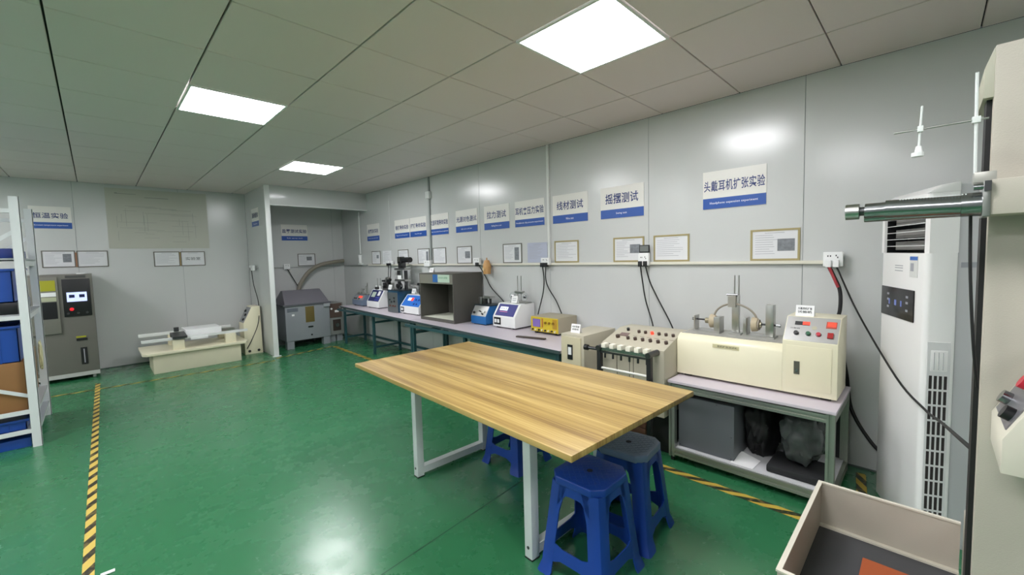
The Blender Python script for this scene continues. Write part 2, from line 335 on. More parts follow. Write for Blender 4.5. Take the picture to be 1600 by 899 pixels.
notice('framed notice right of the orange strip, above the test chamber', (-.07, 6.659, 1.456), 0, seed=23)
notice('framed notice under the big wall plan, left of a touching pair', (.735, 6.659, 1.435), 0, seed=24)
t = notice('framed notice under the big wall plan with three large characters, right of a touching pair', (1.057, 6.659, 1.434), 0, seed=25, lines=0)
text('实验室', F((0, -.0036, 0)), .06, .25, .09, .14, mat('text_grey', '#8a8b8e', .6), t)
tag(place(B(0, .022, -.006, 0, 0, .2).build('wall_strip', mat('orange_strip', '#9c6a4a', .5)), (-.086, 6.659, 1.46)), 'orange brown strip between two framed notices over the test chamber', 'strip')
tag(place(B(0, .02, -.006, 0, 0, .215).build('wall_strip', mat('ochre_strip', '#a88b4a', .5)), (1.044, 6.659, 1.437)), 'ochre strip between the two framed notices under the big wall plan', 'strip')
# big plan sheet
pl = place(B(0, 1.178, -.004, 0, 0, .868).build('wall_plan', mat('plan_paper', '#b7b8ac', .32, noise=.04, nscale=3)), (.26, 6.659, 1.711)); tag(pl, 'large pale plan sheet with faint drawings on the back wall', 'poster')
l = MB(); rnd = random.Random(5)
l.box(.1, .13, -.0046, -.004, .79, .805); l.box(.13, .33, -.0046, -.004, .79, .797); l.box(.42, .7, -.0046, -.004, .75, .758)
for k in range(16):
    x = rnd.uniform(.1, .6); z = rnd.uniform(.15, .65); wd = rnd.uniform(.1, .45); l.box(x, x+wd, -.0045, -.004, z, z+.003)
for k in range(12):
    x = rnd.uniform(.1, 1.05); z = rnd.uniform(.1, .4); l.box(x, x+.003, -.0045, -.004, z, z+rnd.uniform(.1, .3))
for k in range(7): l.box(.72, .72+rnd.uniform(.15, .33), -.0045, -.004, .1+k*.08, .103+k*.08)
l.build('printed_drawing', mat('plan_ink', '#8d8f89', .6), pl)
# ============================================================ TRUNKING, SOCKETS
def sock(name, lab, loc, rz, wd=.088, hh=.088, holes=True, dep=.035):
    t = thing(name, lab, 'socket', loc, rz, 'power sockets on the trunking'); B(0, wd, -dep, 0, 0, hh).build('faceplate', WHITE, t, bevel=.004)
    if holes:
        h = MB()
        for q in ((.25, .72), (.38, .72), (.66, .75), (.74, .62)): h.box(wd*q[0]-.003, wd*q[0]+.003, -dep-.001, -dep+.001, hh*q[1]-.005, hh*q[1]+.005)
        h.build('holes', BLACK, t)
    return t
TR = mat('trunking_ivory', '#dcd9cb', .4)
tag(MB().box(3.553, 3.582, -1.15, 5.47, 1.35, 1.374).build('cable_trunking', TR, bevel=.003), 'ivory cable trunking running along the right wall below the notices', 'trunking')
tag(MB().box(2.04, 3.5, 6.53, 6.549, 1.352, 1.362).build('cable_trunking', mat('trunk_grey', '#9aa09f', .4)), 'thin grey cable trunking across the alcove back wall', 'trunking')
tag(MB().box(3.56, 3.582, 5.54, 6.5, 1.352, 1.366).build('cable_trunking', _m['trunk_grey']), 'thin grey trunking inside the alcove on its right wall', 'trunking')
tag(MB().box(1.955, 1.974, 6.05, 6.6, 1.37, 1.385).build('cable_trunking', _m['trunk_grey']), 'short grey trunking on the side of the alcove partition', 'trunking')
for y, lab, m_ in ((1.265, 'white vertical conduit from the ceiling, nearer of the two long ones', ALU), (3.5, 'grey vertical conduit from the ceiling, farther of the two long ones', mat('conduit_grey', '#9ba09f', .4))):
    t = thing('wall_conduit', lab, 'conduit', (WX, y, 1.43), 0); B(-.026, -.001, -.014, .014, 0, CE-1.432).build('pipe', m_, t, bevel=.004)
    if y > 3: B(-.05, -.001, -.045, .045, .885, .985).build('junction_box', ALU, t, bevel=.004)
t = thing('wall_conduit', 'white vertical conduit with switch at its lower end, inside the alcove mouth', 'conduit', (WX, 5.76, 1.37), 0)
MB().cyl((-.02, 0, .2), (-.02, 0, .96), .012).build('pipe', ALU, t); MB().cyl((-.03, 0, .03), (-.03, 0, .18), .028, r2=.034).build('switch_body', WHITE, t); B(-.05, -.002, -.05, .05, 0, .03).build('base_plate', ALU, t); B(-.04, -.002, .04, .06, .1, .17).build('switch_lever', BLACK, t)
sock('wall_socket', 'white socket under the small black thermometer', (3.552, .2, 1.344), R90, .098, .1)
sock('wall_socket', 'white socket at the foot of the near conduit with two black plugs', (3.552, 1.345, 1.352), R90, .115, .078)
sock('wall_socket', 'double white socket at the right end of the trunking', (3.552, -1.135, 1.335), R90, .105, .095)
sock('wall_socket', 'white socket behind the light booth, left of the tan wooden block', (3.552, 2.49, 1.357), R90, .12, .09)
sock('wall_socket', 'white socket at the foot of the far conduit', (3.552, 3.62, 1.34), R90, .15, .085)
sock('wall_socket', 'white socket behind the press fixture', (3.552, 4.76, 1.372), R90, .2, .06)
sock('wall_socket', 'white socket on the alcove back wall left of the small notice', (2.48, 6.528, 1.325), 0, .1, .095)
sock('wall_socket', 'white socket on the side of the alcove partition', (1.954, 6.4, 1.33), R90, .22, .085)
t = thing('thermometer', 'little black digital thermometer propped on a socket on the right wall', 'thermometer', (3.545, .197, 1.455), R90)
B(0, .095, -.012, 0, 0, .07).build('case', BLACK, t, bevel=.003); B(.008, .087, -.013, -.012, .012, .062).build('screen', mat('lcd_grey', '#6f7472', .3), t); B(.0, .09, -.015, .01, -.012, 0).build('stand', WHITE, t)
def cord(lab, pts, r=.006, plug=None, m=RUBBER, plugm=None, sz=.016):
    o = MB().tube(pts, r).build('power_cord', m); tag(o, lab, 'cord', 'power cords hanging from the sockets')
    if plug: x, y, z = plug; B(x-.03, x+.01, y-sz, y+sz, z-.03, z+.018).build('plug', plugm or BLACK, o, bevel=.005)
cord('left of two black cords below the thermometer, dropping to the swing tester', [(3.52, .178, 1.335), (3.54, .17, 1.2), (3.54, .14, 1.03), (3.5, .05, .8), (3.3, .0, .76)], plug=(3.528, .178, 1.365))
cord('right of two black cords below the thermometer, dropping behind the cream tester', [(3.52, .13, 1.335), (3.54, .1, 1.2), (3.54, .035, 1.07), (3.5, -.13, .8), (3.42, -.16, .7)], plug=(3.528, .13, 1.365))
cord('black cord dropping straight from the near conduit socket to the blue screen tester', [(3.52, 1.325, 1.34), (3.54, 1.325, 1.2), (3.55, 1.35, 1.05), (3.55, 1.42, .84), (3.52, 1.43, .72)], plug=(3.528, 1.322, 1.36), sz=.022)
cord('black cord slanting from the near conduit socket to the yellow instrument', [(3.52, 1.28, 1.34), (3.54, 1.3, 1.2), (3.55, 1.27, 1.1), (3.55, 1.17, .97), (3.54, 1.09, .84)], plug=(3.528, 1.275, 1.36), sz=.022)
cord('thick red and black cord from the end socket to the cream tester', [(3.52, -1.165, 1.34), (3.52, -1.19, 1.28), (3.5, -1.23, 1.18), (3.44, -1.24, 1.06), (3.36, -1.23, 1.0)], .011, plug=(3.528, -1.165, 1.36), plugm=WHITE)
MB().tube([(3.508, -1.165, 1.345), (3.508, -1.185, 1.29), (3.49, -1.222, 1.2)], .0085).build('red_sleeve', mat('red_sleeve', '#a03038', .5), bpy.data.objects['power_cord.004'])
cord('long black cord from the end socket, passing in front of the white air conditioner', [(3.52, -1.205, 1.34), (3.45, -1.327, 1.05), (3.0, -1.531, .777), (2.6, -1.641, .747), (2.1, -1.682, .854), (1.6, -1.707, .97), (1.42, -1.718, 1.01)], .005, plug=(3.528, -1.205, 1.36), plugm=WHITE)
cord('thick black cord drooping behind the cart to the air conditioner', [(3.4, -1.24, .9), (3.52, -1.27, .65), (3.54, -1.3, .4), (3.5, -1.4, .23), (3.42, -1.5, .16)], .011)
cord('short black cord behind the light booth', [(3.53, 2.4, 1.36), (3.56, 2.3, 1.2), (3.56, 2.203, 1.069), (3.56, 1.98, .9), (3.5, 1.93, .8)], .005, plug=(3.535, 2.41, 1.37), sz=.03)
cord('thin dark cord at the alcove partition socket hanging to the console', [(1.935, 6.33, 1.34), (1.945, 6.3, 1.1), (1.95, 6.1, .8), (1.9, 5.97, .5), (1.8, 5.965, .25), (1.72, 5.965, .1)], .006, plug=(1.945, 6.34, 1.36), sz=.02)
cord('dark cord from the alcove socket slanting behind the salt spray chamber', [(2.53, 6.51, 1.34), (2.56, 6.5, 1.28), (2.65, 6.5, 1.1), (2.72, 6.5, .96)], .007, plug=(2.53, 6.515, 1.35))
cord('thick black cord hanging under the tensile arm, left of the grey column', [(1.19, -1.69, 1.52), (1.19, -1.693, 1.408), (1.19, -1.70, 1.286), (1.2, -1.708, 1.2)], .0023)
o = MB().tube([(3.52, 6.41, 1.455), (3.3, 6.4, 1.43), (3.07, 6.4, 1.385), (2.87, 6.4, 1.27), (2.72, 6.4, 1.08), (2.66, 6.4, .92)], .035, 12).build('exhaust_hose', mat('hose_grey', '#8d877a', .5, bump=.3, bscale=60)); tag(o, 'thick grey beige hose curving up from the salt spray chamber to the alcove corner', 'hose')
# ============================================================ BENCHES
def bench_(lab, y1, y0, legs):
    fx = lambda y: 2.745+.0645*y
    t = thing('work_bench', lab, 'bench', (fx(y0), y0, 0), 0, 'green framed benches along the right wall')
    X = lambda y: fx(y)-fx(y0)
    xb = 3.57-fx(y0)
    MB().prism([(X(y0), 0.002), (X(y1), y1-y0-.002), (xb, y1-y0-.002), (xb, .002)], .636, .66, 'z').build('worktop', PURP, t)
    MB().prism([(X(y0)-.004, 0), (X(y1)-.004, y1-y0), (X(y1)+.004, y1-y0), (X(y0)+.004, 0)], .632, .659, 'z').build('edge_band', mat('edge_band_dark', '#3c4a4c', .4), t)
    for y in legs:
        a = X(y)+.02; B(a, a+.035, y-y0-.018, y-y0+.018, 0, .632).build('leg', GREEN, t); B(xb-.09, xb-.055, y-y0-.018, y-y0+.018, 0, .632).build('leg', GREEN, t)
        B(a+.035, xb-.09, y-y0-.014, y-y0+.014, .48, .51).build('crossbar', GREEN, t); B(a+.035, xb-.09, y-y0-.012, y-y0+.012, .1, .128).build('crossbar', GREEN, t)
    ya, yb = min(legs)-y0+.02, max(legs)-y0-.02
    B(xb-.085, xb-.06, ya, yb, .1, .13).build('rear_rail', GREEN, t); B(X(y0)+.06, X(y0)+.085, ya, yb, .6, .632).build('front_rail', GREEN, t)
    return t
b1 = bench_('long green framed bench at the alcove end, lilac grey top, carrying the small testers', 5.72, 3.12, (5.59, 4.37, 3.142))
b2 = bench_('long green framed bench nearer the camera, carrying light booth and yellow instrument', 3.11, .51, (3.088, 1.93, .56))
B(.10, .12, .05, 1.3, .2, .632).build('back_panel', mat('green_panel', '#3d6663', .45), b2)
BZ = .661
# --- 1 abrasion tester
t = thing('abrasion_tester', 'low grey blue tester with red digits, leftmost on the far bench', 'tester', (3.30, 5.62, BZ), R90)
pr = [(0, .012), (0, .1), (.07, .19), (.24, .19), (.24, .012)]
MB().prism(pr, 0, .42).build('housing', mat('grey_blue_enamel', '#6f7d92', .4), t, bevel=.006)
for x in (.04, .36): B(x, x+.03, .02, .22, 0, .012).build('foot', RUBBER, t)
sl = F((0, 0, .1), (1, 0, 0), (0, .07, .09))
MB().fb(sl, .03, .39, .008, .105, 0, .002).build('control_panel', mat('panel_grey', '#98999c', .35, .3), t); MB().fb(sl, .2, .32, .05, .085, .002, .004).build('display', LED, t)
for x in (.08, .14, .25): MB().fc(sl, x, .03, .011, .002, .016).build('knob', BLACK, t)
B(.06, .4, .08, .22, .19, .2).build('top_plate', STEEL, t)
for x, h in ((.1, .08), (.16, .05), (.32, .2), (.28, .14)): MB().cyl((x, .14, .2), (x, .14, .2+h), .008).build('post', STEEL, t)
B(.05, .2, .13, .15, .27, .285).build('arm', STEEL, t)
for x in (.06, .14): MB().cyl((x, .1, .2), (x, .1, .23), .025).build('weight', STEEL, t)
# --- 2 white controller
t = thing('test_controller', 'white slant front controller with navy panel and grey screen on the far bench', 'tester', (3.30, 5.06, BZ), R90)
pr = [(0, .012), (0, .1), (.12, .3), (.27, .3), (.27, .012)]
MB().prism(pr, 0, .42).build('housing', WHITE, t, bevel=.008)
for x in (.03, .34): B(x, x+.04, .02, .25, 0, .012).build('foot', RUBBER, t)
sl = F((0, 0, .1), (1, 0, 0), (0, .12, .2)); L_ = math.hypot(.12, .2)
MB().fb(sl, .03, .39, .015, L_-.015, 0, .002).build('control_panel', mat('navy_panel', '#222a64', .5), t); MB().fb(sl, .08, .2, .09, .18, .002, .004).build('screen', mat('lcd_green', '#9fae9f', .3, emit=.15), t)
MB().fb(sl, .26, .34, .12, .2, .002, .003).build('sticker', CARD, t)
for k in range(6): MB().fb(sl, .25+.045*(k % 3), .28+.045*(k % 3), .03+.04*(k//3), .055+.04*(k//3), .002, .005).build('button', mat('button_blue', '#4a58b0', .4), t)
B(.12, .17, .1, .16, .3, .34).build('knob_post', DSTEEL, t)
for x, c in ((.08, WHITE), (.2, WHITE)): MB().cyl((x, .15, .3), (x, .15, .36), .014).build('bulb', c, t)
for x in (.02, .13): MB().cyl((x, .2, .3), (x, .2, .48), .006).build('post', STEEL, t)
# --- 3 blue steel box with press tower
t = thing('press_life_tester', 'dark teal box with steel front carrying a tall press tower with black motor', 'tester', (3.22, 4.18, BZ), R90)
B(0, .29, 0, .31, .0, .32).build('housing', mat('teal_enamel', '#1d4a63', .35), t, bevel=.004); B(.0, .29, -.006, 0, .004, .3).build('front_panel', mat('panel_steel', '#7c8284', .35, .6), t)
for x, z in ((.07, .19), (.12, .16), (.2, .17), (.08, .1), (.16, .1), (.22, .1), (.2, .22)): MB().fc(FR(-.006), x, z, .012, 0, .012).build('knob', DSTEEL if z > .15 else mat('copper_knob', '#7a4a3a', .4), t)
B(-.06, .32, .02, .3, .32, .335).build('base_plate', mat('dark_plate', '#1c2a33', .4), t)
tx = .06
for x in (tx, tx+.2): B(x-.018, x+.018, .15, .19, .335, .62).build('upright', DSTEEL, t)
for z in (.46, .63): B(tx-.05, tx+.25, .12, .22, z, z+.028).build('crosshead', STEEL, t)
B(tx+.05, tx+.15, .13, .21, .66, .76).build('motor_bracket', DSTEEL, t, bevel=.006); MB().cyl((tx+.1, .17, .78), (tx+.34, .17, .78), .04).build('motor', BLACK, t); B(tx+.03, tx+.11, .13, .21, .73, .83).build('gearbox', mat('gear_grey', '#44443f', .4, .5), t, bevel=.006)
MB().cyl((tx+.1, .16, .63), (tx+.1, .16, .5), .012).build('plunger', CHROME, t); B(tx+.06, tx+.16, .11, .12, .49, .55).build('note', CARD, t)
MB().cyl((tx+.12, .1, .39), (tx+.12, .13, .39), .045, 20).build('gauge', CHROME, t); MB().cyl((tx+.07, .09, .39), (tx+.07, .12, .39), .035, 20).build('gauge_dark', BLACK, t)
t2 = thing('clamp_fixture', 'cluster of grey clamps and black knobs beside the press tower, with two rods', 'fixture', (3.38, 4.66, .965), R90)
B(0.05, .36, -.02, .1, -.005, .03).build('base', STEEL, t2, bevel=.003)
B(.08, .3, 0, .06, .03, .12).build('clamp_block', STEEL, t2, bevel=.006); B(.0, .17, .0, .05, .13, .16).build('clamp_arm', DSTEEL, t2, bevel=.004); B(.14, .22, -.01, .05, .12, .21).build('clamp_head', STEEL, t2, bevel=.005)
for x, z in ((.1, .05), (.12, .1), (.27, .12), (.24, .15), (.3, .17)): MB().cyl((x, -.03, z), (x, .0, z), .024).build('knob', BLACK, t2)
for x in (.17, .24): MB().cyl((x, .03, .2), (x+.03, .03, .41), .006).build('rod', DSTEEL, t2)
B(.16, .24, .01, .05, .39, .43).build('rod_plug', BLACK, t2)
def tent(lab, loc, rz, wd=.07, hh=.05, lines=True, tx=None):
    o = MB(); o.add([(0, 0, 0), (wd, 0, 0), (wd, .018, hh), (0, .018, hh), (0, .036, 0), (wd, .036, 0)], [(0, 1, 2, 3), (3, 2, 5, 4)])
    o = place(o.build('label_card', CARD, solid=.001), loc, rz); tag(o, lab, 'card', 'folded name cards on the machines')
    fr = F((0, -.0012, 0), (1, 0, 0), (0, .018, hh))
    if tx:
        for k, s_ in enumerate(tx): text(s_, fr, wd*.12, wd*.88, hh*(.62-.32*k), hh*(.85-.32*k), DTXT, o)
    elif lines:
        m = MB()
        for z in (.35, .6): m.fb(fr, wd*.2, wd*.8, hh*z, hh*z+.006, 0, .0005)
        m.build('printed_lines', GTXT, o)
tent('small white card on the teal box under the press tower', (3.25, 4.22, BZ+.337), R90, .1, .07)
tent('small white card on top of the light blue fronted tester', (3.4, 3.8, BZ+.283), R90, .1, .07)
tent('small white card at the left end of the light booth roof', (3.25, 3.09, BZ+.61), R90, .09, .06)
# --- 4 light blue front tester
t = thing('wire_tester', 'white tester with bright light blue sloped panel, left of the light booth', 'tester', (3.24, 3.87, BZ), R90)
pr = [(0, .012), (0, .11), (.13, .27), (.3, .27), (.3, .012)]
MB().prism(pr, 0, .5).build('housing', WHITE, t, bevel=.008)
for x in (.05, .42): B(x, x+.04, .02, .27, 0, .012).build('foot', RUBBER, t)
sl = F((0, 0, .11), (1, 0, 0), (0, .13, .16))
MB().fb(sl, .03, .49, .01, .195, 0, .002).build('control_panel', mat('sky_blue_panel', '#2a70cc', .5), t)
MB().fb(sl, .12, .2, .1, .15, .002, .004).build('display', LCD, t); MB().fb(sl, .2, .26, .1, .15, .002, .004).build('display', LED, t)
for k in range(4): MB().fc(sl, .33+.07*(k % 2), .05+.07*(k//2), .014, .002, .01).build('button', mat('button_dark_blue', '#1b3c94', .4), t)
B(.02, .11, -.002, 0, .03, .1).build('switch_plate', BLACK, t)
for x in (.035, .07): B(x, x+.022, -.006, -.002, .05, .085).build('rocker', WHITE, t)
for x in (.22, .34): MB().cyl((x, .2, .27), (x, .2, .42), .007).build('post', DSTEEL, t)
MB().cyl((.2, .2, .42), (.24, .2, .42), .022).build('post_knob', BLACK, t); B(.3, .4, .15, .24, .27, .32).build('clamp', DSTEEL, t)
# --- 5 light booth
t = thing('light_booth', 'large grey open fronted light booth with white mat inside, on the bench', 'light booth', (3.10, 3.10, BZ), R90)
G5 = mat('booth_grey', '#56544e', .55, noise=.03, bump=.06); W_, D_, H_ = .727, .46, .606
B(0, .015, 0, D_, 0, H_).build('side_panel', G5, t, bevel=.002); B(W_-.015, W_, 0, D_, 0, H_).build('side_panel', G5, t, bevel=.002)
B(.015, W_-.015, D_-.015, D_, 0, H_).build('back_panel', G5, t); B(.015, W_-.015, 0, D_-.015, 0, .035).build('floor_panel', G5, t); B(.015, W_-.015, 0, D_-.015, H_-.015, H_).build('roof_panel', G5, t)
B(.015, W_-.015, 0, .02, .475, H_-.015).build('header', mat('booth_header', '#7b796f', .5), t); B(.03, W_-.03, .03, D_-.03, .0352, .038).build('mat', mat('mat_white', '#d9dccb', .7), t)
B(.31, .42, -.003, 0, .495, .59).build('nameplate_blue', mat('plate_blue', '#2f66a8', .4), t); p_ = B(.42, .66, -.003, 0, .495, .59).build('nameplate', mat('plate_green', '#b9cdbb', .4), t)
text('标准光源箱', F((0, -.003, 0)), .44, .62, .54, .565, mat('plate_ink', '#6f9a7c', .6), t)
# --- the wooden block on the wall
t = thing('wooden_hand_form', 'tan wooden head shaped block hanging at the trunking by the light booth', 'block', (3.515, 2.255, 1.245), R90)
MB().cyl((.03, 0, .0), (.03, 0, .09), .045, 14, .052).cyl((.03, 0, .09), (.03, 0, .17), .052, 14, .03).build('body', mat('tan_wood', '#c99a63', .5), t); MB().cyl((.03, -.05, .06), (.03, -.06, .06), .016).build('button', mat('tan_light', '#e0c493', .5), t); MB().cyl((.03, 0, .17), (.03, 0, .2), .008).build('tip', _m['tan_wood'], t)
# --- 6 small blue machine
t = thing('bending_tester', 'small bright blue tester with steel sloped front, right of the light booth', 'tester', (3.25, 2.24, BZ), R90)
pr = [(0, .01), (0, .1), (.07, .22), (.28, .22), (.28, .01)]
MB().prism(pr, 0, .27).build('housing', mat('mid_blue_enamel', '#1c66a8', .35), t, bevel=.006); B(.03, .24, .02, .25, 0, .01).build('foot', RUBBER, t)
sl = F((0, 0, .1), (1, 0, 0), (0, .07, .12)); MB().fb(sl, .008, .262, .004, .135, 0, .002).build('control_panel', mat('panel_pale_steel', '#b9bab8', .3, .5), t)
MB().fc(sl, .05, .04, .014, .002, .02).build('knob', BLACK, t); MB().fc(sl, .15, .06, .008, .002, .03).build('lever', DSTEEL, t); MB().fc(sl, .22, .06, .012, .002, .02).build('knob', STEEL, t); MB().fc(sl, .2, .03, .01, .002, .02).build('knob', BLACK, t)
B(-.002, .28, .06, .27, .22, .228).build('top_plate', mat('dark_plate', '#1c2a33', .4), t)
B(.03, .09, .1, .2, .228, .32).build('clamp', STEEL, t, bevel=.006); B(.09, .22, .12, .2, .3, .325).build('clamp_arm', STEEL, t); MB().cyl((.13, .13, .3), (.13, .13, .235), .022).build('shaft', BLACK, t); MB().cyl((.19, .15, .3), (.19, .15, .235), .015).build('shaft', BLACK, t)
# --- 7 white LCD machine
t = thing('clip_force_tester', 'white slant front tester with indigo display panel and acrylic discs on top', 'tester', (3.24, 1.84, BZ), R90)
pr = [(0, .015), (0, .13), (.1, .27), (.32, .27), (.32, .015)]
MB().prism(pr, 0, .35).build('housing', WHITE, t, bevel=.01)
for x in (.03, .28): B(x, x+.04, .03, .29, 0, .015).build('foot', RUBBER, t)
sl = F((0, 0, .13), (1, 0, 0), (0, .1, .14)); MB().fb(sl, .03, .32, .012, .16, 0, .002).build('control_panel', mat('indigo_panel', '#23267c', .5), t)
MB().fb(sl, .07, .19, .08, .125, .002, .004).build('display', LCD, t); text('888.8', F(sl.p(0, 0, .004), sl.u, sl.v), .08, .18, .09, .115, NAVY, t, 'digits')
MB().fb(sl, .08, .2, .06, .068, .002, .003).build('caption_line', mat('pink_line', '#c06a9a', .5), t)
B(.02, .13, -.002, 0, .04, .12).build('switch_plate', BLACK, t)
for x in (.035, .08): B(x, x+.03, -.007, -.002, .06, .1).build('rocker', WHITE, t)
tent('white card leaning on top of the indigo display tester', (3.36, 1.66, BZ+.275), R90, .09, .08)
t = thing('disc_fixture', 'steel rods and clear discs fixture standing on the indigo display tester', 'fixture', (3.43, 1.73, BZ+.272), R90)
B(0, .24, -.02, .09, 0, .012).build('base', STEEL, t)
for x in (.07, .125): MB().cyl((x, .04, .012), (x, .04, .3), .005).build('rod', STEEL, t)
B(.04, .16, .02, .06, .1, .13).build('slider', STEEL, t, bevel=.003)
for x in (-.0, .19): MB().cyl((x, .02, .07), (x, .035, .07), .045, 20).build('disc', mat('clear_acrylic', '#c8cccc', .15, alpha=.6), t); MB().cyl((x-.01, .03, .07), (x+.03, .03, .07), .02).build('hub', CHROME, t)
# --- 8 yellow instrument
t = thing('oscilloscope', 'beige instrument with yellow front panel and purple screen at the bench end', 'instrument', (3.26, 1.27, BZ), R90)
B(0, .36, 0, .3, .02, .175).build('case', mat('instrument_beige', '#a8a089', .5), t, bevel=.004); B(.004, .356, -.006, 0, .024, .17).build('front_panel', mat('yellow_panel', '#cdb52f', .4), t)
B(.03, .13, -.01, -.006, .07, .15).build('screen', mat('purple_screen', '#6d5a9a', .25, emit=.15), t)
for k in range(8): MB().fc(FR(-.006), .03+k*.042, .042, .009, 0, .014).build('knob', mat('ivory_knob', '#e0dcc0', .4) if k % 2 else BLACK, t)
for k in range(3): MB().fc(FR(-.006), .2+k*.05, .12, .012, 0, .014).build('dial', mat('ochre_dial', '#8a6a20', .4), t)
B(.15, .165, -.008, -.006, .07, .16).build('red_scale', mat('rust', '#b0642a', .5), t); B(.29, .345, -.008, -.006, .065, .16).build('side_scale', mat('ochre', '#b08a2a', .5), t)
for x in (.03, .3): B(x, x+.03, .02, .27, 0, .02).build('foot', RUBBER, t)
for k, (lab, n_, x, y, a, m_) in enumerate((('slim dark tool lying at the front of the bench near the yellow instrument', 'hand_tool', 3.02, 1.06, 12, mat('bronze_dark', '#3f342c', .4)), ('small pale paper slip under the dark tool on the bench', 'paper_slip', 3.07, .98, 30, CARD))):
    o = place(B(-.03 if k else -.02, .03 if k else .02, -.06 if k else -.16, .06 if k else .16, 0, .002 if k else .012).build(n_, m_, bevel=0 if k else .004), (x, y, BZ+(.0 if k else .003)), a); tag(o, lab, 'paper' if k else 'tool')
# --- 9 beige cabinet at bench end
t = thing('control_cabinet', 'beige floor standing cabinet at the near end of the benches with a black rocker switch', 'cabinet', (2.75, .475, 0), R90)
B(0, .225, 0, .46, 0, .82).build('body', GREYB, t, bevel=.004); B(.012, .2, -.012, 0, .05, .8).build('door', mat('cabinet_door', '#c3bb9e', .45), t, bevel=.002)
B(.075, .125, -.016, -.012, .62, .74).build('switch_plate', BLACK, t); B(.085, .115, -.02, -.016, .66, .72).build('rocker', WHITE, t)
tent('white card on top of the beige floor cabinet', (2.82, .43, .821), R90, .09, .07, tx=('线材摇摆', '试验机'))
# --- 10 swing tester on its plinth
tag(place(B(0, .495, 0, .4, 0, .3).build('equipment_plinth', mat('matt_black', '#141415', .6), bevel=.004), (2.95, .14, 0), R90), 'low black plinth under the six station swing tester', 'plinth')
for k in range(5):
    o = place(B(0, .22, 0, .06, 0, .04).build('weight_plate', mat('brown_weight', '#5a3a2c', .45), bevel=.004), (2.87, .02, .0+k*.042), R90); tag(o, 'brown bar weight by the black plinth, '+('bottom', 'second from bottom', 'middle', 'second from top', 'top')[k]+' of its stack', 'weight', 'brown bar weights stacked by the plinth')
t = thing('swing_tester', 'beige sloped top tester with rows of knobs and a rack of clips between black arms', 'tester', (2.83, .14, .301), R90)
MB().prism([(0, 0), (0, .474), (.27, .556), (.45, .556), (.45, 0)], 0, .5).build('housing', GREYB, t, bevel=.004)
sl = F((0, 0, .474), (1, 0, 0), (0, .27, .082))
for k in range(6):
    MB().fc(sl, .2+k*.054, .225, .012, 0, .018).build('knob', LED if k in (2,) else mat('knob_brown', '#4a3a34', .4), t); MB().fc(sl, .17+k*.06, .105, .013, 0, .02).build('knob', mat('knob_brown', '#4a3a34', .4), t)
MB().fc(sl, .1, .24, .012, 0, .02).build('knob', BLACK, t); MB().fb(sl, .07, .14, .14, .19, 0, .004).build('counter', mat('counter_brown', '#7a6560', .4), t); MB().fc(sl, .08, .11, .016, 0, .02).build('knob', mat('knob_brown', '#4a3a34', .4), t)
m = MB()
for k in range(6): m.fb(sl, .18+k*.057, .215+k*.057, .162, .168, 0, .0006)
m.build('printed_marks', mat('ink_brown', '#8a8272', .6), t)
for x in (.055, .45): B(x-.016, x+.016, -.13, -.09, -.1, .47).build('arm', BLACK, t, bevel=.006); MB().cyl((x, -.14, .46), (x, .0, .46), .02).build('pivot', DSTEEL, t)
MB().cyl((-.06, -.11, .445), (.055, -.11, .445), .012).build('side_shaft', DSTEEL, t); MB().cyl((-.08, -.11, .445), (-.05, -.11, .445), .022).build('side_knob', BLACK, t)
B(.07, .46, -.125, -.1, .445, .47).build('bar', CHROME, t); B(.07, .46, -.12, -.105, .425, .438).build('bar', DSTEEL, t)
for k in range(6):
    x = .085+k*.066; B(x, x+.034, -.14, -.085, .468, .5).build('clip', mat('ivory_clip', '#ece8d8', .4), t, bevel=.004); MB().cyl((x+.015, -.11, .425), (x+.015, -.11, .39), .008).build('clip_screw', DSTEEL, t)
MB().cyl((.07, -.11, .31), (.46, -.11, .31), .009).build('lower_rod', mat('white_sleeve', '#dedcd4', .4), t)
for x in (.2, .3, .33): MB().cyl((x, -.112, .43), (x, -.112, .02), .002, 6).build('hanging_wire', RUBBER, t)
MB().cyl((.475, -.15, .26), (.475, -.13, .26), .03).build('arm_knob', DSTEEL, t)
# ============================================================ CART WITH HEADPHONE TESTER
t = thing('aluminium_cart', 'aluminium profile cart with lilac top and lower shelf, under the cream tester', 'cart', (2.87, -.375, 0), R90)
PRF = mat('profile_aluminium', '#9ea399', .35, .75); CW, CD, CH = .925, .58, .57
B(-.005, CW+.005, -.005, CD, CH-.018, CH).build('top_panel', PURP, t, bevel=.002)
def prof(m, x0, x1, y0, y1, z0, z1, ax):   # slotted profile: two bars with a groove between
    if ax == 'x':
        h = (z1-z0)/3; m.box(x0, x1, y0, y1, z0, z0+h).box(x0, x1, y0, y1, z1-h, z1).box(x0, x1, y0+.008, y1-.008, z0+h, z1-h)
    elif ax == 'y': m.box(x0, x1, y0, y1, z0, z1)
    else:
        h = (x1-x0)/3; m.box(x0, x0+h, y0, y1, z0, z1).box(x1-h, x1, y0, y1, z0, z1).box(x0+h, x1-h, y0+.008, y1-.008, z0, z1)
    return m
for x in (0, CW-.04):
    for y in (0, CD-.045): prof(MB(), x, x+.04, y, y+.04, .03, CH-.018, 'z').build('post', PRF, t); MB().cyl((x+.02, y+.02, 0), (x+.02, y+.02, .03), .012).build('foot', RUBBER, t)
for z0 in (.045, CH-.07):
    for y in (0, CD-.045): prof(MB(), .04, CW-.04, y, y+.04, z0, z0+.045, 'x').build('rail', PRF, t)
    for x in (0, CW-.04): MB().box(x, x+.04, .04, CD-.045, z0, z0+.045).build('side_rail', PRF, t)
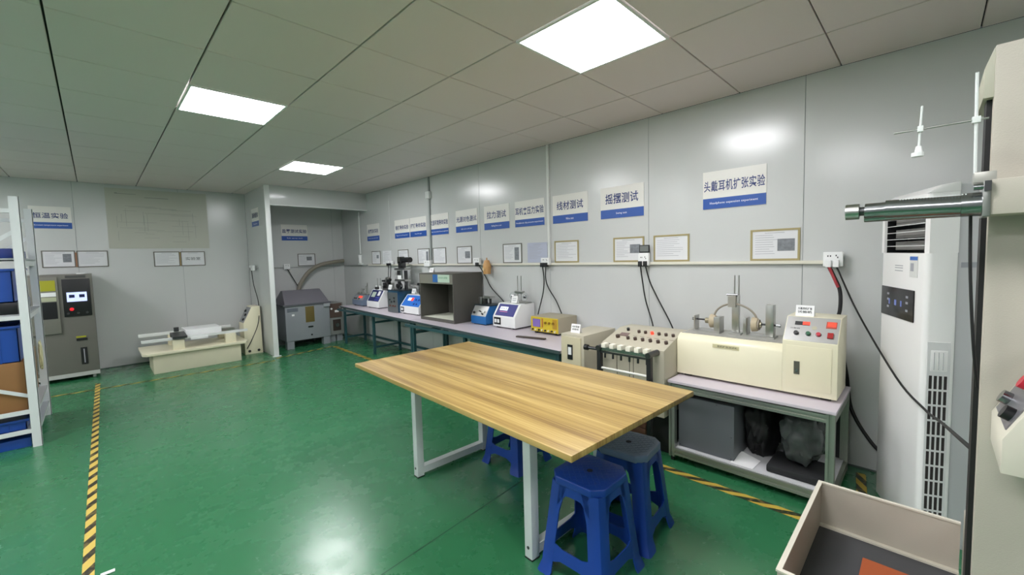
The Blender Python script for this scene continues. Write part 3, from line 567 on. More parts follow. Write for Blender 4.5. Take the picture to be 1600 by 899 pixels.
B(.04, CW-.04, CD-.03, CD-.026, .1, CH-.07).build('back_panel', mat('cart_shade_dark', '#26282a', .5), t); B(.02, CW-.02, .02, CD-.03, .088, .096).build('shelf', mat('shelf_white', '#c9c9cc', .5), t)  # dark back sheet added to stand for the shade inside the cart
SZ = .097
t = thing('grey_control_box', 'plain grey metal box on the lower shelf of the cart', 'box', (2.925, -.42, SZ), R90)
B(0, .36, 0, .34, 0, .36).build('housing', mat('box_grey', '#5f6367', .45), t, bevel=.003)
for x, z in ((.01, .01), (.34, .01), (.34, .15), (.25, .345)): MB().fc(FR(0), x+.004, z+.004, .004, 0, .003).build('screw', DSTEEL, t)
def lump(name, lab, cat, loc, sz, m, seed, kids=None, power=3.):
    import bmesh
    rnd = random.Random(seed); b = bmesh.new(); bmesh.ops.create_icosphere(b, subdivisions=4, radius=1)
    from mathutils import noise as nz
    for v in b.verts:
        c = v.co; k = (abs(c.x)**power+abs(c.y)**power+abs(c.z)**power)**(-1/power); q = c*k
        d = 1+.22*nz.noise(q*1.8+Vector((seed, 0, 0)))+.13*nz.noise(q*4.5+Vector((0, seed, 0)))+.05*nz.noise(q*10)
        v.co = Vector((q.x*sz[0]*d, q.y*sz[1]*d, max(-sz[2], q.z*sz[2]*d)))
    me = bpy.data.meshes.new(name); b.to_mesh(me); b.free(); me.materials.append(m); o = bpy.data.objects.new(name, me); COL.objects.link(o)
    o.location = (loc[0], loc[1], loc[2]+sz[2]); shade_(o, 50); return tag(o, lab, cat)
lump('black_bag', 'black crumpled bag standing in the middle of the cart shelf', 'bag', (3.2, -.875, SZ), (.15, .085, .19), mat('black_fabric', '#08080a', .6), 3)
lump('plastic_bag', 'clear grey plastic bag of parts at the right of the cart shelf', 'bag', (3.12, -1.115, SZ+.06), (.13, .105, .155), mat('grey_film', '#474b4a', .22, noise=.6, nscale=14), 9)
lump('blue_bundle', 'small teal bundle at the top of the plastic bag', 'bundle', (3.1, -1.03, SZ+.375), (.035, .035, .02), mat('teal_cloth', '#2f7a85', .5), 12)
tag(place(B(0, .29, 0, .26, 0, .045).build('laptop_bag', mat('charcoal_fabric', '#202123', .7), bevel=.012), (2.93, -.96, SZ), R90), 'flat black case lying at the front right of the cart shelf', 'case')
o = place(MB().add([(0, 0, 0), (.13, 0, 0), (.14, .14, .002), (.02, .17, .02)], [(0, 1, 2, 3)]).build('loose_paper', CARD, solid=.001), (2.90, -.765, SZ+.001), R90); tag(o, 'white loose paper sticking out beside the grey box on the cart', 'paper')
# cream headphone tester
t = thing('headphone_expansion_tester', 'long cream tester with headphone clamped on top, standing on the cart', 'tester', (3.03, -.364, .571), R90)
for x in (.04, .84): B(x, x+.05, .03, .3, 0, .016).build('foot', RUBBER, t)
z0 = .016
pr = [(0, z0), (0, .255), (.012, .275), (.05, .3), (.33, .3), (.33, z0)]
MB().prism(pr, 0, .652).build('housing', CREAM, t, bevel=.003)
B(.012, .64, .055, .325, .3, .303).build('bed_plate', mat('bed_plate_grey', '#a9a7a0', .35, .4), t)
pr = [(0, z0), (0, .336), (.12, .47), (.33, .47), (.33, z0)]
MB().prism(pr, .652, .922).build('control_housing', CREAM, t, bevel=.003)
B(.672, .895, -.003, 0, .05, .308).build('door', mat('cream_door', '#e6dfc2', .35), t, bevel=.001)
B(.713, .742, -.006, -.003, .137, .215).build('latch_plate', mat('latch_grey', '#77736a', .3, .6), t); B(.722, .733, -.009, -.006, .15, .168).build('latch_button', CHROME, t)
sl = F((0, 0, .336), (1, 0, 0), (0, .12, .134)); LS = math.hypot(.12, .134)
MB().fb(sl, .656, .918, .004, LS-.004, 0, .002).build('control_panel', mat('panel_brushed', '#b4b4b2', .3, .4), t)
MB().fb(sl, .70, .775, .115, .14, .002, .005).build('counter', BLACK, t); MB().fb(sl, .74, .775, .117, .138, .005, .006).build('digits', LED, t)
MB().fb(sl, .855, .905, .105, .15, .002, .005).build('timer_frame', mat('timer_red', '#b04a3a', .4), t); MB().fb(sl, .863, .9, .118, .145, .005, .006).build('display', LED, t)
for x, m_ in ((.715, BLACK), (.775, mat('knob_green', '#1c5a3a', .4)), (.825, mat('knob_red', '#a02030', .4, emit=.2))): MB().fc(sl, x, .055, .011, .002, .016).build('knob', m_, t); MB().fc(sl, x, .055, .015, .002, .004).build('bezel', CHROME, t)
MB().fb(sl, .868, .895, .035, .07, .002, .012).build('rocker', mat('rocker_red', '#a01818', .35), t); MB().fc(sl, .80, .1, .013, .002, .003, 20).build('scale_ring', mat('ring_beige', '#b8b49a', .4), t)
text('计数器', F(sl.p(0, 0, .002), sl.u, sl.v), .68, .73, .085, .095, DTXT, t, off=0)
bd = F((0, .012, .27), (1, 0, 0), (0, .04, .028))
pB = F((0, 0, .256), (1, 0, 0), (0, .012, .02))
B(.245, .41, -.003, 0, .232, .257).build('badge', mat('badge_gold', '#cfc79f', .4), t); text('耳机扩张测试机', F((0, -.003, 0)), .275, .4, .238, .251, DTXT, t, off=.005)
# fixture on the bed
fx = lambda Y: -.364-Y; ty = .19
zb = .303
B(.06, .24, ty-.05, ty+.05, zb, zb+.012).build('slide_base', STEEL, t); B(.06, .068, ty-.04, ty+.04, zb+.012, zb+.115).build('bracket_plate', STEEL, t); B(.2, .24, ty-.045, ty+.045, zb+.012, zb+.115).build('bracket_block', STEEL, t, bevel=.002)
MB().cyl((.04, ty, zb+.085), (.15, ty, zb+.085), .006).build('screw_rod', BLACK, t); MB().cyl((.035, ty, zb+.085), (.055, ty, zb+.085), .01).build('rod_tip', CHROME, t); MB().cyl((.13, ty, zb+.08), (.16, ty, zb+.08), .02).build('nut', mat('brass_dull', '#9a937c', .35, .7), t)
B(.385, .575, ty-.05, ty+.05, zb, zb+.012).build('slide_base', STEEL, t); B(.39, .41, ty-.045, ty+.045, zb+.012, zb+.125).build('bracket_block', STEEL, t, bevel=.002); B(.52, .565, ty-.03, ty+.03, zb+.012, zb+.22).build('bracket_plate', STEEL, t, bevel=.002)
MB().cyl((.47, ty, zb+.085), (.585, ty, zb+.085), .007).build('screw_rod', BLACK, t); MB().cyl((.575, ty, zb+.085), (.6, ty, zb+.085), .011).build('rod_tip', CHROME, t); MB().cyl((.46, ty, zb+.08), (.49, ty, zb+.08), .02).build('nut', _m['brass_dull'], t)
B(.305, .35, ty+.0, ty+.03, zb, zb+.27).build('column', STEEL, t, bevel=.002); B(.29, .37, ty-.03, ty+.06, zb, zb+.012).build('column_foot', STEEL, t)
for x in (.318, .345): MB().cyl((x, ty+.015, zb+.2), (x, ty+.015, zb+.41), .0045).build('guide_rod', STEEL, t)
B(.285, .335, ty-.02, ty, zb+.19, zb+.27).build('slider_plate', mat('slider_grey', '#a5a29a', .35, .5), t); MB().cyl((.275, ty-.01, zb+.275), (.345, ty-.01, zb+.275), .008).build('clamp_rod', CHROME, t)
h = thing('headphones', 'beige grey headphones stretched between the clamps of the cream tester', 'headphones', (3.22, -.364, .571), R90)
arc = [(.18, 0, zb+.08), (.2, 0, zb+.15), (.25, 0, zb+.195), (.325, 0, zb+.212), (.4, 0, zb+.19), (.45, 0, zb+.145), (.47, 0, zb+.08)]
MB().tube(arc, .007).build('headband', mat('band_grey', '#8f887a', .4), h)
for x, s_ in ((.165, 1), (.435, 1)):
    MB().cyl((x, 0, zb+.08), (x+.035, 0, zb+.08), .05, 20, .043).build('ear_cup', mat('cup_beige', '#b8aa90', .5), h, bevel=.004); MB().cyl((x+.035, 0, zb+.08), (x+.044, 0, zb+.08), .036, 20).build('ear_pad', mat('pad_grey', '#9a9184', .7), h)
tent('white card reading 头戴耳机扩张试验机 on top of the cream tester', (3.16, -1.055, 1.042), R90, .095, .065, tx=('头戴耳机扩张', '试验机'))
# ============================================================ AIR CONDITIONER
t = thing('air_conditioner', 'tall white floor standing air conditioner by the right wall', 'air conditioner', (3.325, -1.44, 0), 201.7)
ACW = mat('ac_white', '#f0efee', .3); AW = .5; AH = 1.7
def rprof(x0, x1, y0, y1, r, n=5):
    pts = []
    for cx, cy, a0 in ((x1-r, y0+r, -90), (x1-r*.2, y1-r*.2, 0), (x0+r*.2, y1-r*.2, 90), (x0+r, y0+r, 180)):
        rr = r if cy == y0+r else r*.2
        for k in range(n+1): a = math.radians(a0+90*k/n); pts.append((cx+rr*math.cos(a), cy+rr*math.sin(a)))
    return pts
# front shell: upper and lower pieces leave the outlet open
shell = MB().prism(rprof(0, AW, 0, .115, .025), 0, 1.42, 'z'); shell.smooth = True; shell.build('front_shell', ACW, t)
MB().prism(rprof(0, AW, 0, .115, .025), 1.635, 1.70, 'z').build('outlet_lintel', ACW, t)
MB().prism([(0, 1.70), (.05, 1.735), (.115, 1.745), (.115, 1.70)], .0, AW, 'x').build('top_cap', ACW, t, bevel=.004)
B(0, .03, .0, .115, 1.42, 1.635).build('outlet_cheek', ACW, t); B(.03, .035, .012, .115, 1.42, 1.635).build('cheek_lining', BLACK, t); B(AW-.05, AW-.045, .012, .115, 1.42, 1.635).build('cheek_lining', BLACK, t); B(.035, AW-.05, .012, .1, 1.42, 1.422).build('outlet_sill', BLACK, t); B(AW-.045, AW, .012, .115, 1.42, 1.635).build('outlet_cheek', ACW, t)
B(.035, AW-.045, .1, .113, 1.42, 1.635).build('outlet_back', BLACK, t)
for k in range(5): B(.035, AW-.045, .008, .02, 1.455+k*.036, 1.458+k*.036).build('horizontal_louver', ALU, t)
for k in range(6):
    x = .07+k*.06
    for q in range(3): MB().fb(F((x, .04, 1.435+q*.065), (1, .3, 0), (0, 0, 1)), 0, .05, 0, .045, 0, .003).build('louver_fin', mat('fin_grey', '#807e7c', .4), t)
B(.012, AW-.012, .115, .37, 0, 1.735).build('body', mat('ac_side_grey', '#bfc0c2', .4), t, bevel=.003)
MB().box(.03, AW-.09, -.006, 0, 1.075, 1.235).build('display_panel', mat('ac_black', '#141317', .2), t, bevel=.01)
for x, m_ in ((.13, .008), (.2, .012), (.27, .008)): MB().box(x, x+m_*2, -.0068, -.006, 1.14, 1.17).build('indicator', mat('indicator_dim', '#54629a', .3, emit=.2), t)
for x in (.11, .33):
    for z in (1.12, 1.16, 1.19): B(x, x+.025, -.0068, -.006, z, z+.012).build('key_mark', mat('key_grey', '#8f929a', .4), t)
B(.35, .43, -.002, 0, 1.3, 1.405).build('energy_label', mat('label_white', '#d8d9d6', .5), t); B(.352, .428, -.003, -.002, 1.385, 1.403).build('label_header', mat('label_blue', '#3d6fc0', .5), t); B(.36, .39, -.003, -.002, 1.33, 1.37).build('label_scale', GTXT, t)
m = MB()
for z in (1.325, 1.34, 1.352): m.box(.18, .27, -.001, 0, z, z+.004)
m.build('printed_lines', GTXT, t)
sd = F((AW, 0, 0), (0, 1, 0), (0, 0, 1))
# intake grille on the right side of the shell
MB().fb(sd, .018, .1, .02, 1.0, 0, .004).build('grille_frame', mat('grille_white', '#dcdcdc', .35), t)
g = mat('grille_dark', '#2c2526', .6)
for r in range(12):
    zz = .035+r*.074
    for c in range(4):
        a = .026+c*.018
        if r == 11: continue
        MB().fb(sd, a, a+.011, zz, zz+.064, .0035, .0045).build('grille_slot', g, t)
MB().fb(sd, .03, .09, .86, .96, .004, .006).build('grille_cover', ACW, t, bevel=.002)
for k in range(3): MB().fb(sd, .04+k*.016, .043+k*.016, .868, .952, .006, .0075).build('grille_rib', mat('rib_grey', '#b8b8ba', .4), t)
MB().fb(F((AW-.012, 0, 0), (0, 1, 0), (0, 0, 1)), .13, .24, 1.35, 1.375, 0, .0008).build('rating_label', GTXT, t)
# ============================================================ TENSILE MACHINE AT RIGHT
t = thing('column_tester', 'big grey beige column machine at the right edge of the photo', 'machine', (1.24, -1.710, 0), R90)
# local x = -Y world, local y = +X world
B(.004, .45, 0, .1, 0, 1.806).build('front_cover', GREYB2, t, bevel=.003)
B(-.003, .43, .02, .075, .02, 1.73).build('slot_column', RUBBER, t); B(.024, .5, .116, .66, 0, .66).build('rear_housing', GREYB2, t, bevel=.003)
MB().prism([(-.009, 1.717), (-.008, 1.77), (.003, 1.803), (.43, 1.803), (.43, 1.717)], .003, .16, 'y').build('head_cover', mat('head_green_grey', '#b0ae9c', .5), t, bevel=.0015)
MB().cyl((.05, -.006, 1.77), (.05, 0, 1.77), .0035).build('screw', DSTEEL, t)
t2 = thing('gripping_arm', 'horizontal grey arm with chrome cylinders and clamp plate on the column machine', 'arm', (1.1565, -1.7108, 1.505), R90); t2.scale = (.662,)*3
B(0, .6, 0, .12, 0, .088).build('arm_beam', GREYB2, t2, bevel=.003)
B(-.014, 0.0, -.005, .11, -.004, .084).build('clamp_plate', STEEL, t2, bevel=.002); B(-.03, .01, .02, .07, .084, .112).build('clamp_block', mat('clamp_pale', '#b9b7b0', .35, .5), t2, bevel=.002)
MB().cyl((-.05, .03, .03), (-.014, .03, .03), .031, 24).build('collar', CHROME, t2)
MB().cyl((-.2, .03, .034), (-.05, .03, .03), .026, 24).build('cylinder', CHROME, t2); MB().cyl((-.245, .03, .033), (-.2, .03, .033), .022, 24).build('sleeve', CHROME, t2); MB().cyl((-.26, .03, .033), (-.245, .03, .033), .013).build('neck', DSTEEL, t2); MB().cyl((-.29, .03, .033), (-.258, .03, .033), .023, 24).build('end_cap', STEEL, t2)
MB().cyl((-.25, .07, .015), (-.014, .07, .015), .013).build('guide_rod', CHROME, t2)
B(-.012, .0, -.012, .0, .06, .085).build('locking_screw', DSTEEL, t2); MB().cyl((-.03, -.0, .072), (-.013, -.0, .072), .008).build('thumb_screw', CHROME, t2)
m = MB()
for k in range(22): m.box(-.17+k*.006, -.167+k*.006, .012, .02, .056, .0585)
m.build('engraved_scale', CARD, t2)
t3 = thing('rod_stand', 'thin vertical rod with crossbar and small hanging white foot above the gripping arm', 'stand', (1.18, -1.693, 1.578), R90); t3.scale = (.662,)*3
MB().cyl((0, 0, 0), (-.004, 0, .258), .0034).build('rod', ALU, t3); MB().cyl((.02, 0, .138), (-.16, 0, .138), .0026).build('crossbar', STEEL, t3); B(-.01, .006, -.008, .008, .13, .146).build('cross_clamp', ALU, t3, bevel=.001)
MB().cyl((-.108, 0, .09), (-.104, 0, .2), .0026).build('hanging_rod', ALU, t3); B(-.112, -.1, -.008, .008, .13, .146).build('cross_clamp', ALU, t3, bevel=.001)
MB().cyl((-.108, 0, .074), (-.108, 0, .092), .009, 16, .006).cyl((-.11, 0, .064), (-.11, 0, .075), .013, 16).build('foot_pad', WHITE, t3)
# tray
t = thing('collection_tray', 'open grey beige tray with dark floor fixed to the column machine, bottom right corner', 'tray', (1.822, -1.39, .5), R90)
TW, TD, TZ = .335, .558, .145; m_in = GREYB2; TF = .309
# local y runs away from the camera (+X); the tray reaches from the machine's left side, notched round its front column
B(0, TW, 0, .006, 0, TZ).build('rear_wall', m_in, t); B(0, .006, -TD, 0, 0, TZ).build('side_wall', m_in, t); B(0.006, TF, -TD, -TD+.006, 0, TZ).build('front_wall', m_in, t)
MB().prism([(.006, -TD+.006), (TF, -TD+.006), (TF, -.4), (TW, -.4), (TW, 0), (.006, 0)], -.006, 0, 'z').build('tray_floor', mat('tray_floor_dark', '#3e3f42', .6), t)
RIM = mat('rim_pale', '#cfcabb', .4)
B(-.003, TW, -.003, .009, TZ, TZ+.005).build('rim', RIM, t); B(-.003, .009, -TD-.003, -.003, TZ, TZ+.005).build('rim', RIM, t); B(.009, TF, -TD-.003, -TD+.009, TZ, TZ+.005).build('rim', RIM, t); B(.006, TW, -.016, 0, 0, .006).build('inner_ledge', RIM, t)
B(.006, .07, -TD-.004, -TD-.001, TZ-.05, TZ-.012).build('plate', mat('plate_dim', '#6a6a72', .4), t)
for x in (.03, .26): B(x, x+.05, -.2, -.15, -.494, -.006).build('support_leg', GREYB2, t)
tag(place(B(0, .172, -.4, 0, 0, .008).build('orange_pad', mat('orange_rubber', '#a65128', .55, bump=.1), bevel=.002), (1.70, -1.52, .5005), R90), 'orange brown pad lying on the dark tray floor', 'pad')
# control box on the right edge
t = thing('control_box', 'small pale slanted control box with black and red buttons at the right photo edge', 'control box', (1.0735, -1.729, 1.0855), R90); t.scale = (.8125,)*3
MB().prism([(0, .015), (0, .082), (.09, .27), (.3, .27), (.3, .015)], 0, .2, 'y').build('housing', mat('box_ivory', '#cfcabb', .4), t, bevel=.002)
sl = F((0, .2, .082), (0, -1, 0), (.09, 0, .188))
MB().fb(sl, .02, .18, .015, .2, 0, .002).build('control_panel', mat('panel_dull', '#77767a', .35, .4), t)
for a, b_, m_ in ((.15, .04, BLACK), (.1, .1, mat('knob_red', '#a02030', .4)), (.15, .14, BLACK), (.06, .05, CHROME)): MB().fc(sl, a, b_, .014, .002, .016).build('knob', m_, t)

# ============================================================ TABLE AND STOOLS
t = thing('meeting_table', 'large oak laminate table with white looped steel legs in the middle of the floor', 'table', (1.80, .205, 0), -2.4)
TT = .732
MB().box(-.497, .497, -.975, .975, TT-.026, TT).build('tabletop', WOOD, t, bevel=.003)
for yy in (.53, -.535):
    y0, y1 = yy-.025, yy+.025
    for x in (-.30, .25): B(x, x+.05, y0, y1, .006, TT-.076).build('leg', WPAINT, t, bevel=.003); B(x-.001, x+.051, y0-.001, y1+.001, 0, .006).build('foot_cap', RUBBER, t)
    B(-.25, .25, y0+.002, y1-.002, .02, .065).build('bottom_rail', WPAINT, t); B(-.3, .3, y0+.002, y1-.002, TT-.076, TT-.0265).build('top_rail', WPAINT, t)
    MB().cyl((-.301, yy, .06), (-.303, yy, .06), .008).build('screw', DSTEEL, t)
def stool(lab, loc, rz, seatm=BLUEPL, pattern=True):
    t = thing('plastic_stool', lab, 'stool', (*loc, 0), rz, 'blue plastic stools under the table')
    HZ = .46; hb, ht = .172, .125; c = .022; th = .006
    hh = lambda z: ht+(hb-ht)*(1-z/HZ)+(.012*max(0, (.05-z)/.05))
    for sx, sy in ((1, 1), (-1, 1), (-1, -1), (1, -1)):
        zs = (0, .02, .05, .1, .2, .3, .36, .405, .43); vs = []; fs = []
        for z in zs:
            h_ = hh(z); lw = .045+(.022*(z-.3)/.13 if z > .3 else 0)+(.012 if z < .05 else 0)
            for p in ((h_-c-lw, h_), (h_-c, h_), (h_-.006, h_-.006), (h_, h_-c), (h_, h_-c-lw)): vs.append((p[0]*sx, p[1]*sy, z))
        for k in range(len(zs)-1):
            for q in range(4): fs.append((k*5+q, k*5+q+1, k*5+q+6, k*5+q+5))
        m = MB(); m.add(vs, fs); m.smooth = True
        MBsolid(m, 'leg', BLUEPL, t, th)
    for k in range(4):
        a = math.pi/2*k; R = Matrix.Rotation(a, 3, 'Z')
        def panel_(z0f, z1f, n=8, inset=.0):
            vs = []; fs = []
            for i in range(n+1):
                u = -1+2*i/n
                for zf in (z0f, z1f):
                    z = zf(u); h_ = hh(z)-inset; x = u*(hh(z)-c-.03); vs.append(R @ Vector((x, h_, z)))
            for i in range(n): fs.append((i*2, i*2+2, i*2+3, i*2+1))
            m = MB(); m.add(vs, fs); return m
        MBsolid(panel_(lambda u: .385-.06*max(0, abs(u)-.45)**1.3/.5, lambda u: .43), 'apron', BLUEPL, t, th)
        MBsolid(panel_(lambda u: .085-.05*max(0, abs(u)-.5), lambda u: .14+.03*max(0, abs(u)-.5), inset=.001), 'rail', BLUEPL, t, th)
    s = ht+.012; ch = .045; oc = [(s-ch, -s), (s, -s+ch), (s, s-ch), (s-ch, s), (-s+ch, s), (-s, s-ch), (-s, -s+ch), (-s+ch, -s)]
    MB().prism(oc, .425, .462, 'z').build('seat', seatm, t, bevel=.007, seg=3)
    m = MB()
    for k in range(-5, 6):
        for sg in (1, -1):
            fr = F((0, 0, .462), (math.cos(math.pi/4*sg), math.sin(math.pi/4*sg), 0), (-math.sin(math.pi/4*sg), math.cos(math.pi/4*sg), 0)); L = .145-abs(k)*.019
            if L > .02: m.fb(fr, -L, L, k*.024-.002, k*.024+.002, -.002, .0012)
    m.build('tread_ribs', seatm, t); MB().cyl((0, 0, .4), (0, 0, .4636), .014, 20).build('centre_hole', mat('hole_dark', '#0b1730', .7), t)
def MBsolid(m, name, mt, par, th):
    import bmesh
    me = bpy.data.meshes.new(name); me.from_pydata(m.v, [], m.f); me.materials.append(mt)
    # orient outward (away from the stool axis) and thicken
    b = bmesh.new(); b.from_mesh(me); b.normal_update(); f0 = b.faces[:]; cc = sum((f.normal.dot(Vector((f.calc_center_median().x, f.calc_center_median().y, 0))) for f in f0))
    if cc < 0: bmesh.ops.reverse_faces(b, faces=f0)
    bmesh.ops.solidify(b, geom=b.faces[:], thickness=th); b.to_mesh(me); b.free()
    o = bpy.data.objects.new(name, me); COL.objects.link(o); o.parent = par; shade_(o, 40); return o
stool('blue plastic stool nearest the camera, under the near corner of the table', (1.645, -.56), 1)
stool('blue plastic stool with greyish worn seat, second from the camera beside the table corner', (2.03, -.54), 6, BLUEGR)
stool('blue plastic stool farthest back, standing alone under the middle of the table', (2.15, .42), 2)
# ============================================================ SALT SPRAY CHAMBER (alcove)
t = thing('salt_spray_chamber', 'grey chest shaped salt spray chamber with hinged lid inside the alcove', 'chamber', (2.265, 5.85, 0), 0)
G1 = mat('chamber_grey', '#8f9499', .45, noise=.03); G2 = mat('lid_grey', '#77757d', .4)
B(0, .72, 0, .62, .13, .715).build('tank', G1, t, bevel=.006)
for x, y in ((.01, .01), (.6, .01), (.01, .5), (.6, .5)): B(x, x+.11, y, y+.11, 0, .13).build('leg', G1, t)
B(-.03, .75, -.02, .64, .715, .745).build('rim', mat('rim_dark', '#5c5e64', .45), t, bevel=.004)
m = MB(); m.add([(0, 0, .745), (.72, 0, .745), (.72, .6, .745), (0, .6, .745), (.05, .27, .965), (.67, .27, .965), (.67, .35, .965), (.05, .35, .965)], [(0, 3, 2, 1), (4, 5, 6, 7), (0, 1, 5, 4), (1, 2, 6, 5), (2, 3, 7, 6), (3, 0, 4, 7)]); m.build('lid', G2, t, bevel=.006)
B(.315, .46, -.004, 0, .42, .69).build('gold_plate', mat('window_gold', '#6f6238', .35), t, bevel=.002); B(.03, .2, -.003, 0, .62, .68).build('name_plate', mat('plate_grey', '#6d737c', .4), t)
B(.35, .43, -.008, 0, .33, .35).build('handle', BLACK, t); MB().cyl((.4, -.01, .2), (.4, 0, .2), .014).build('lock', BLACK, t); B(.1, .14, -.003, 0, .55, .58).build('sticker', CARD, t)
B(.62, .72, -.03, 0, .66, .715).build('lid_latch', mat('latch_light', '#c8ccd0', .3, .5), t)
B(.722, .98, .06, .5, .13, .70).build('control_unit', mat('unit_grey', '#8a8d8a', .45), t, bevel=.004); B(.73, .955, .052, .06, .44, .69).build('control_panel', mat('brown_panel', '#5c4c45', .4), t)
for x, z in ((.77, .6), (.93, .62)): MB().cyl((x, .04, z), (x, .052, z), .018).build('knob', CARD, t)
B(.83, .9, .048, .052, .53, .57).build('tag_plate', CARD, t); B(.79, .93, .05, .06, .2, .4).build('gauge_panel', mat('gauge_panel_dark', '#3c3430', .4), t); MB().cyl((.86, .035, .3), (.86, .05, .3), .035, 20).build('gauge', CHROME, t); B(.74, .84, .1, .2, 0, .13).build('leg', G1, t); B(.87, .97, .1, .2, 0, .13).build('leg', G1, t)
# ============================================================ VIBRATION TABLE
t = thing('vibration_table', 'low cream vibration table with long white rails on the floor against the back wall', 'vibration table', (.567, 5.645, 0), 0)
B(0, 1.005, 0, .62, 0, .252).build('base', BEIGE, t, bevel=.004)
MB().prism([(-.105, .02), (-.06, -.04), (1.07, -.04), (1.105, .02), (1.105, .72), (-.105, .72)], .252, .288, 'z').build('top_plate', CREAM, t, bevel=.005)
for x, y in ((.22, .03), (.83, .03)): B(x, x+.13, y, y+.1, .288, .42).build('support_block', CREAM, t, bevel=.003)
for x, y in ((.22, .55), (.83, .55)): B(x, x+.13, y, y+.1, .288, .44).build('support_block', CREAM, t, bevel=.003)
B(-.1, 1.12, .06, .11, .42, .455).build('rail', ALU, t, bevel=.003); B(-.1, 1.0, .56, .61, .44, .485).build('rail', ALU, t, bevel=.003)
B(.38, .8, .12, .55, .43, .53).build('carriage', WHITE, t, bevel=.004); B(.8, 1.0, .3, .42, .43, .47).build('carriage_end', STEEL, t); MB().prism([(0, .44), (.0, .47), (.3, .5), (.3, .44)], .22, .38).build('motor_mount', DSTEEL, t)
MB().cyl((.3, .35, .5), (.3, .35, .56), .03).build('motor', DSTEEL, t); B(.42, .62, .03, .12, .40, .43).build('clamp_strip', WHITE, t)
t = thing('control_console', 'tall cream console with slanted grey panel standing between vibration table and partition', 'console', (1.70, 6.0, 0), 0)
MB().prism([(0, .0), (0, .32), (.0, .5), (.13, .76), (.24, .76), (.25, 0)], 0, .3, 'y').build('housing', CREAM, t, bevel=.004)
sl = F((0, .3, .5), (0, -1, 0), (.13, 0, .26)); MB().fb(sl, .02, .28, .01, .27, 0, .003).build('control_panel', mat('panel_mid', '#85878a', .4), t)
for a, b_ in ((.2, .06), (.2, .14), (.1, .2)): MB().fc(sl, a, b_, .02, .003, .02).build('knob', BLACK, t)
for x in (.06, .19): MB().cyl((x, -.008, .05), (x, 0, .05), .02).build('inlet', BLACK, t)
# ============================================================ TEST CHAMBER (left)
t = thing('climate_chamber', 'dark grey beige climate chamber with black control panel behind the rack', 'chamber', (-.56, 6.1, 0), 0)
GC = mat('chamber_taupe', '#6f6d66', .45, noise=.03); CWd = .62
B(0, CWd, 0, .5, .1, 1.37).build('body', GC, t, bevel=.006); B(0, CWd, .0, .5, .05, .1).build('plinth', mat('plinth_pale', '#b9bab5', .45), t)
for x in (.04, CWd-.07):
    for y in (.03, .42): MB().cyl((x, y+.02, .028), (x+.03, y+.02, .028), .028).build('caster', mat('caster_grey', '#a9aaa8', .35), t)
B(.0, .31, -.02, 0, .63, 1.34).build('door', mat('door_taupe', '#7b7971', .45), t, bevel=.004); B(.1, .29, -.024, -.02, .82, 1.03).build('door_window', BLACK, t); B(.11, .29, -.024, -.02, 1.17, 1.3).build('warning_sticker', mat('sticker_yellow', '#a8a628', .45), t)
B(.11, .29, -.024, -.02, 1.1, 1.15).build('label_strip', CARD, t); B(.11, .29, -.024, -.02, 1.04, 1.09).build('label_strip', mat('strip_olive', '#b4b79a', .5), t)
B(.345, .595, -.012, 0, .83, 1.31).build('control_panel', BLACK, t, bevel=.004); B(.38, .56, -.016, -.012, 1.02, 1.14).build('screen', mat('screen_glow', '#b9c4ff', .3, emit=.4), t)
for x in (.40, .49): B(x, x+.05, -.018, -.016, 1.07, 1.11).build('readout', mat('readout_navy', '#1c2450', .3), t)
MB().cyl((.415, -.03, .925), (.415, -.012, .925), .02).build('emergency_button', mat('button_red', '#d0202a', .3, emit=.35), t)
for x in (.38, .47, .55): MB().cyl((x, -.022, .87), (x, -.012, .87), .013).build('knob', DSTEEL, t)
B(.43, .52, -.006, 0, .55, .57).build('vent_label', mat('sticker_yellow', '#a8a628', .45), t); B(.43, .53, -.006, 0, .51, .54).build('drain_slot', BLACK, t); B(.46, .52, -.006, 0, .2, .42).build('level_gauge', BLACK, t); B(.485, .495, -.008, -.006, .22, .4).build('level_tube', GTXT, t)
B(.38, .56, -.006, 0, 1.325, 1.355).build('name_plate', mat('plate_dark2', '#4a4948', .4), t)
tag(place(MB().cyl((0, 0, 0), (0, 0, .012), .05, 20).build('white_dish', WHITE), (-.03, 6.16, 1.371)), 'small white dish on top of the climate chamber', 'dish')
# ============================================================ RACK (left)
RK = mat('rack_white', '#d5d9da', .4); RX0, RX1, RY0, RY1 = -.86, -.30, 3.49, 4.55
t = thing('storage_rack', 'white slotted steel storage rack at the left edge with cross braces', 'rack', (0, 0, 0), 0)
for x in (RX0, RX1-.055):
    for y in (RY0, RY1-.04): MB().box(x, x+.055, y, y+.004, 0, 2.03).box(x+.051 if x > -.5 else x, x+.055 if x > -.5 else x+.004, y, y+.04, 0, 2.03).build('post', RK, t)
for y in (RY0+.004, RY1-.03):
    for z in (1.9, 1.05, .28, .12): B(RX0+.055, RX1-.055, y, y+.025, z, z+.032).build('end_bar', RK, t)
    for za, zb_ in ((1.38, 1.75), (.65, .42)):
        x0, x1 = RX0+.05, RX1-.05
        MB().fb(F((x0, y+.026, za if za > 1 else .65), (x1-x0, 0, (zb_-za)), (-(zb_-za), 0, x1-x0)), 0, math.hypot(x1-x0, zb_-za), -.014, .014, 0, .003).build('brace', RK, t)
for z in (1.50, 1.05, .26, .1):
    B(RX0+.01, RX1-.01, RY0+.04, RY1-.04, z+.03, z+.042).build('shelf', mat('shelf_grey', '#a9adb0', .45), t)
    for x in (RX0+.02, RX1-.05): B(x, x+.03, RY0+.04, RY1-.04, z-.02, z+.03).build('beam', RK, t)
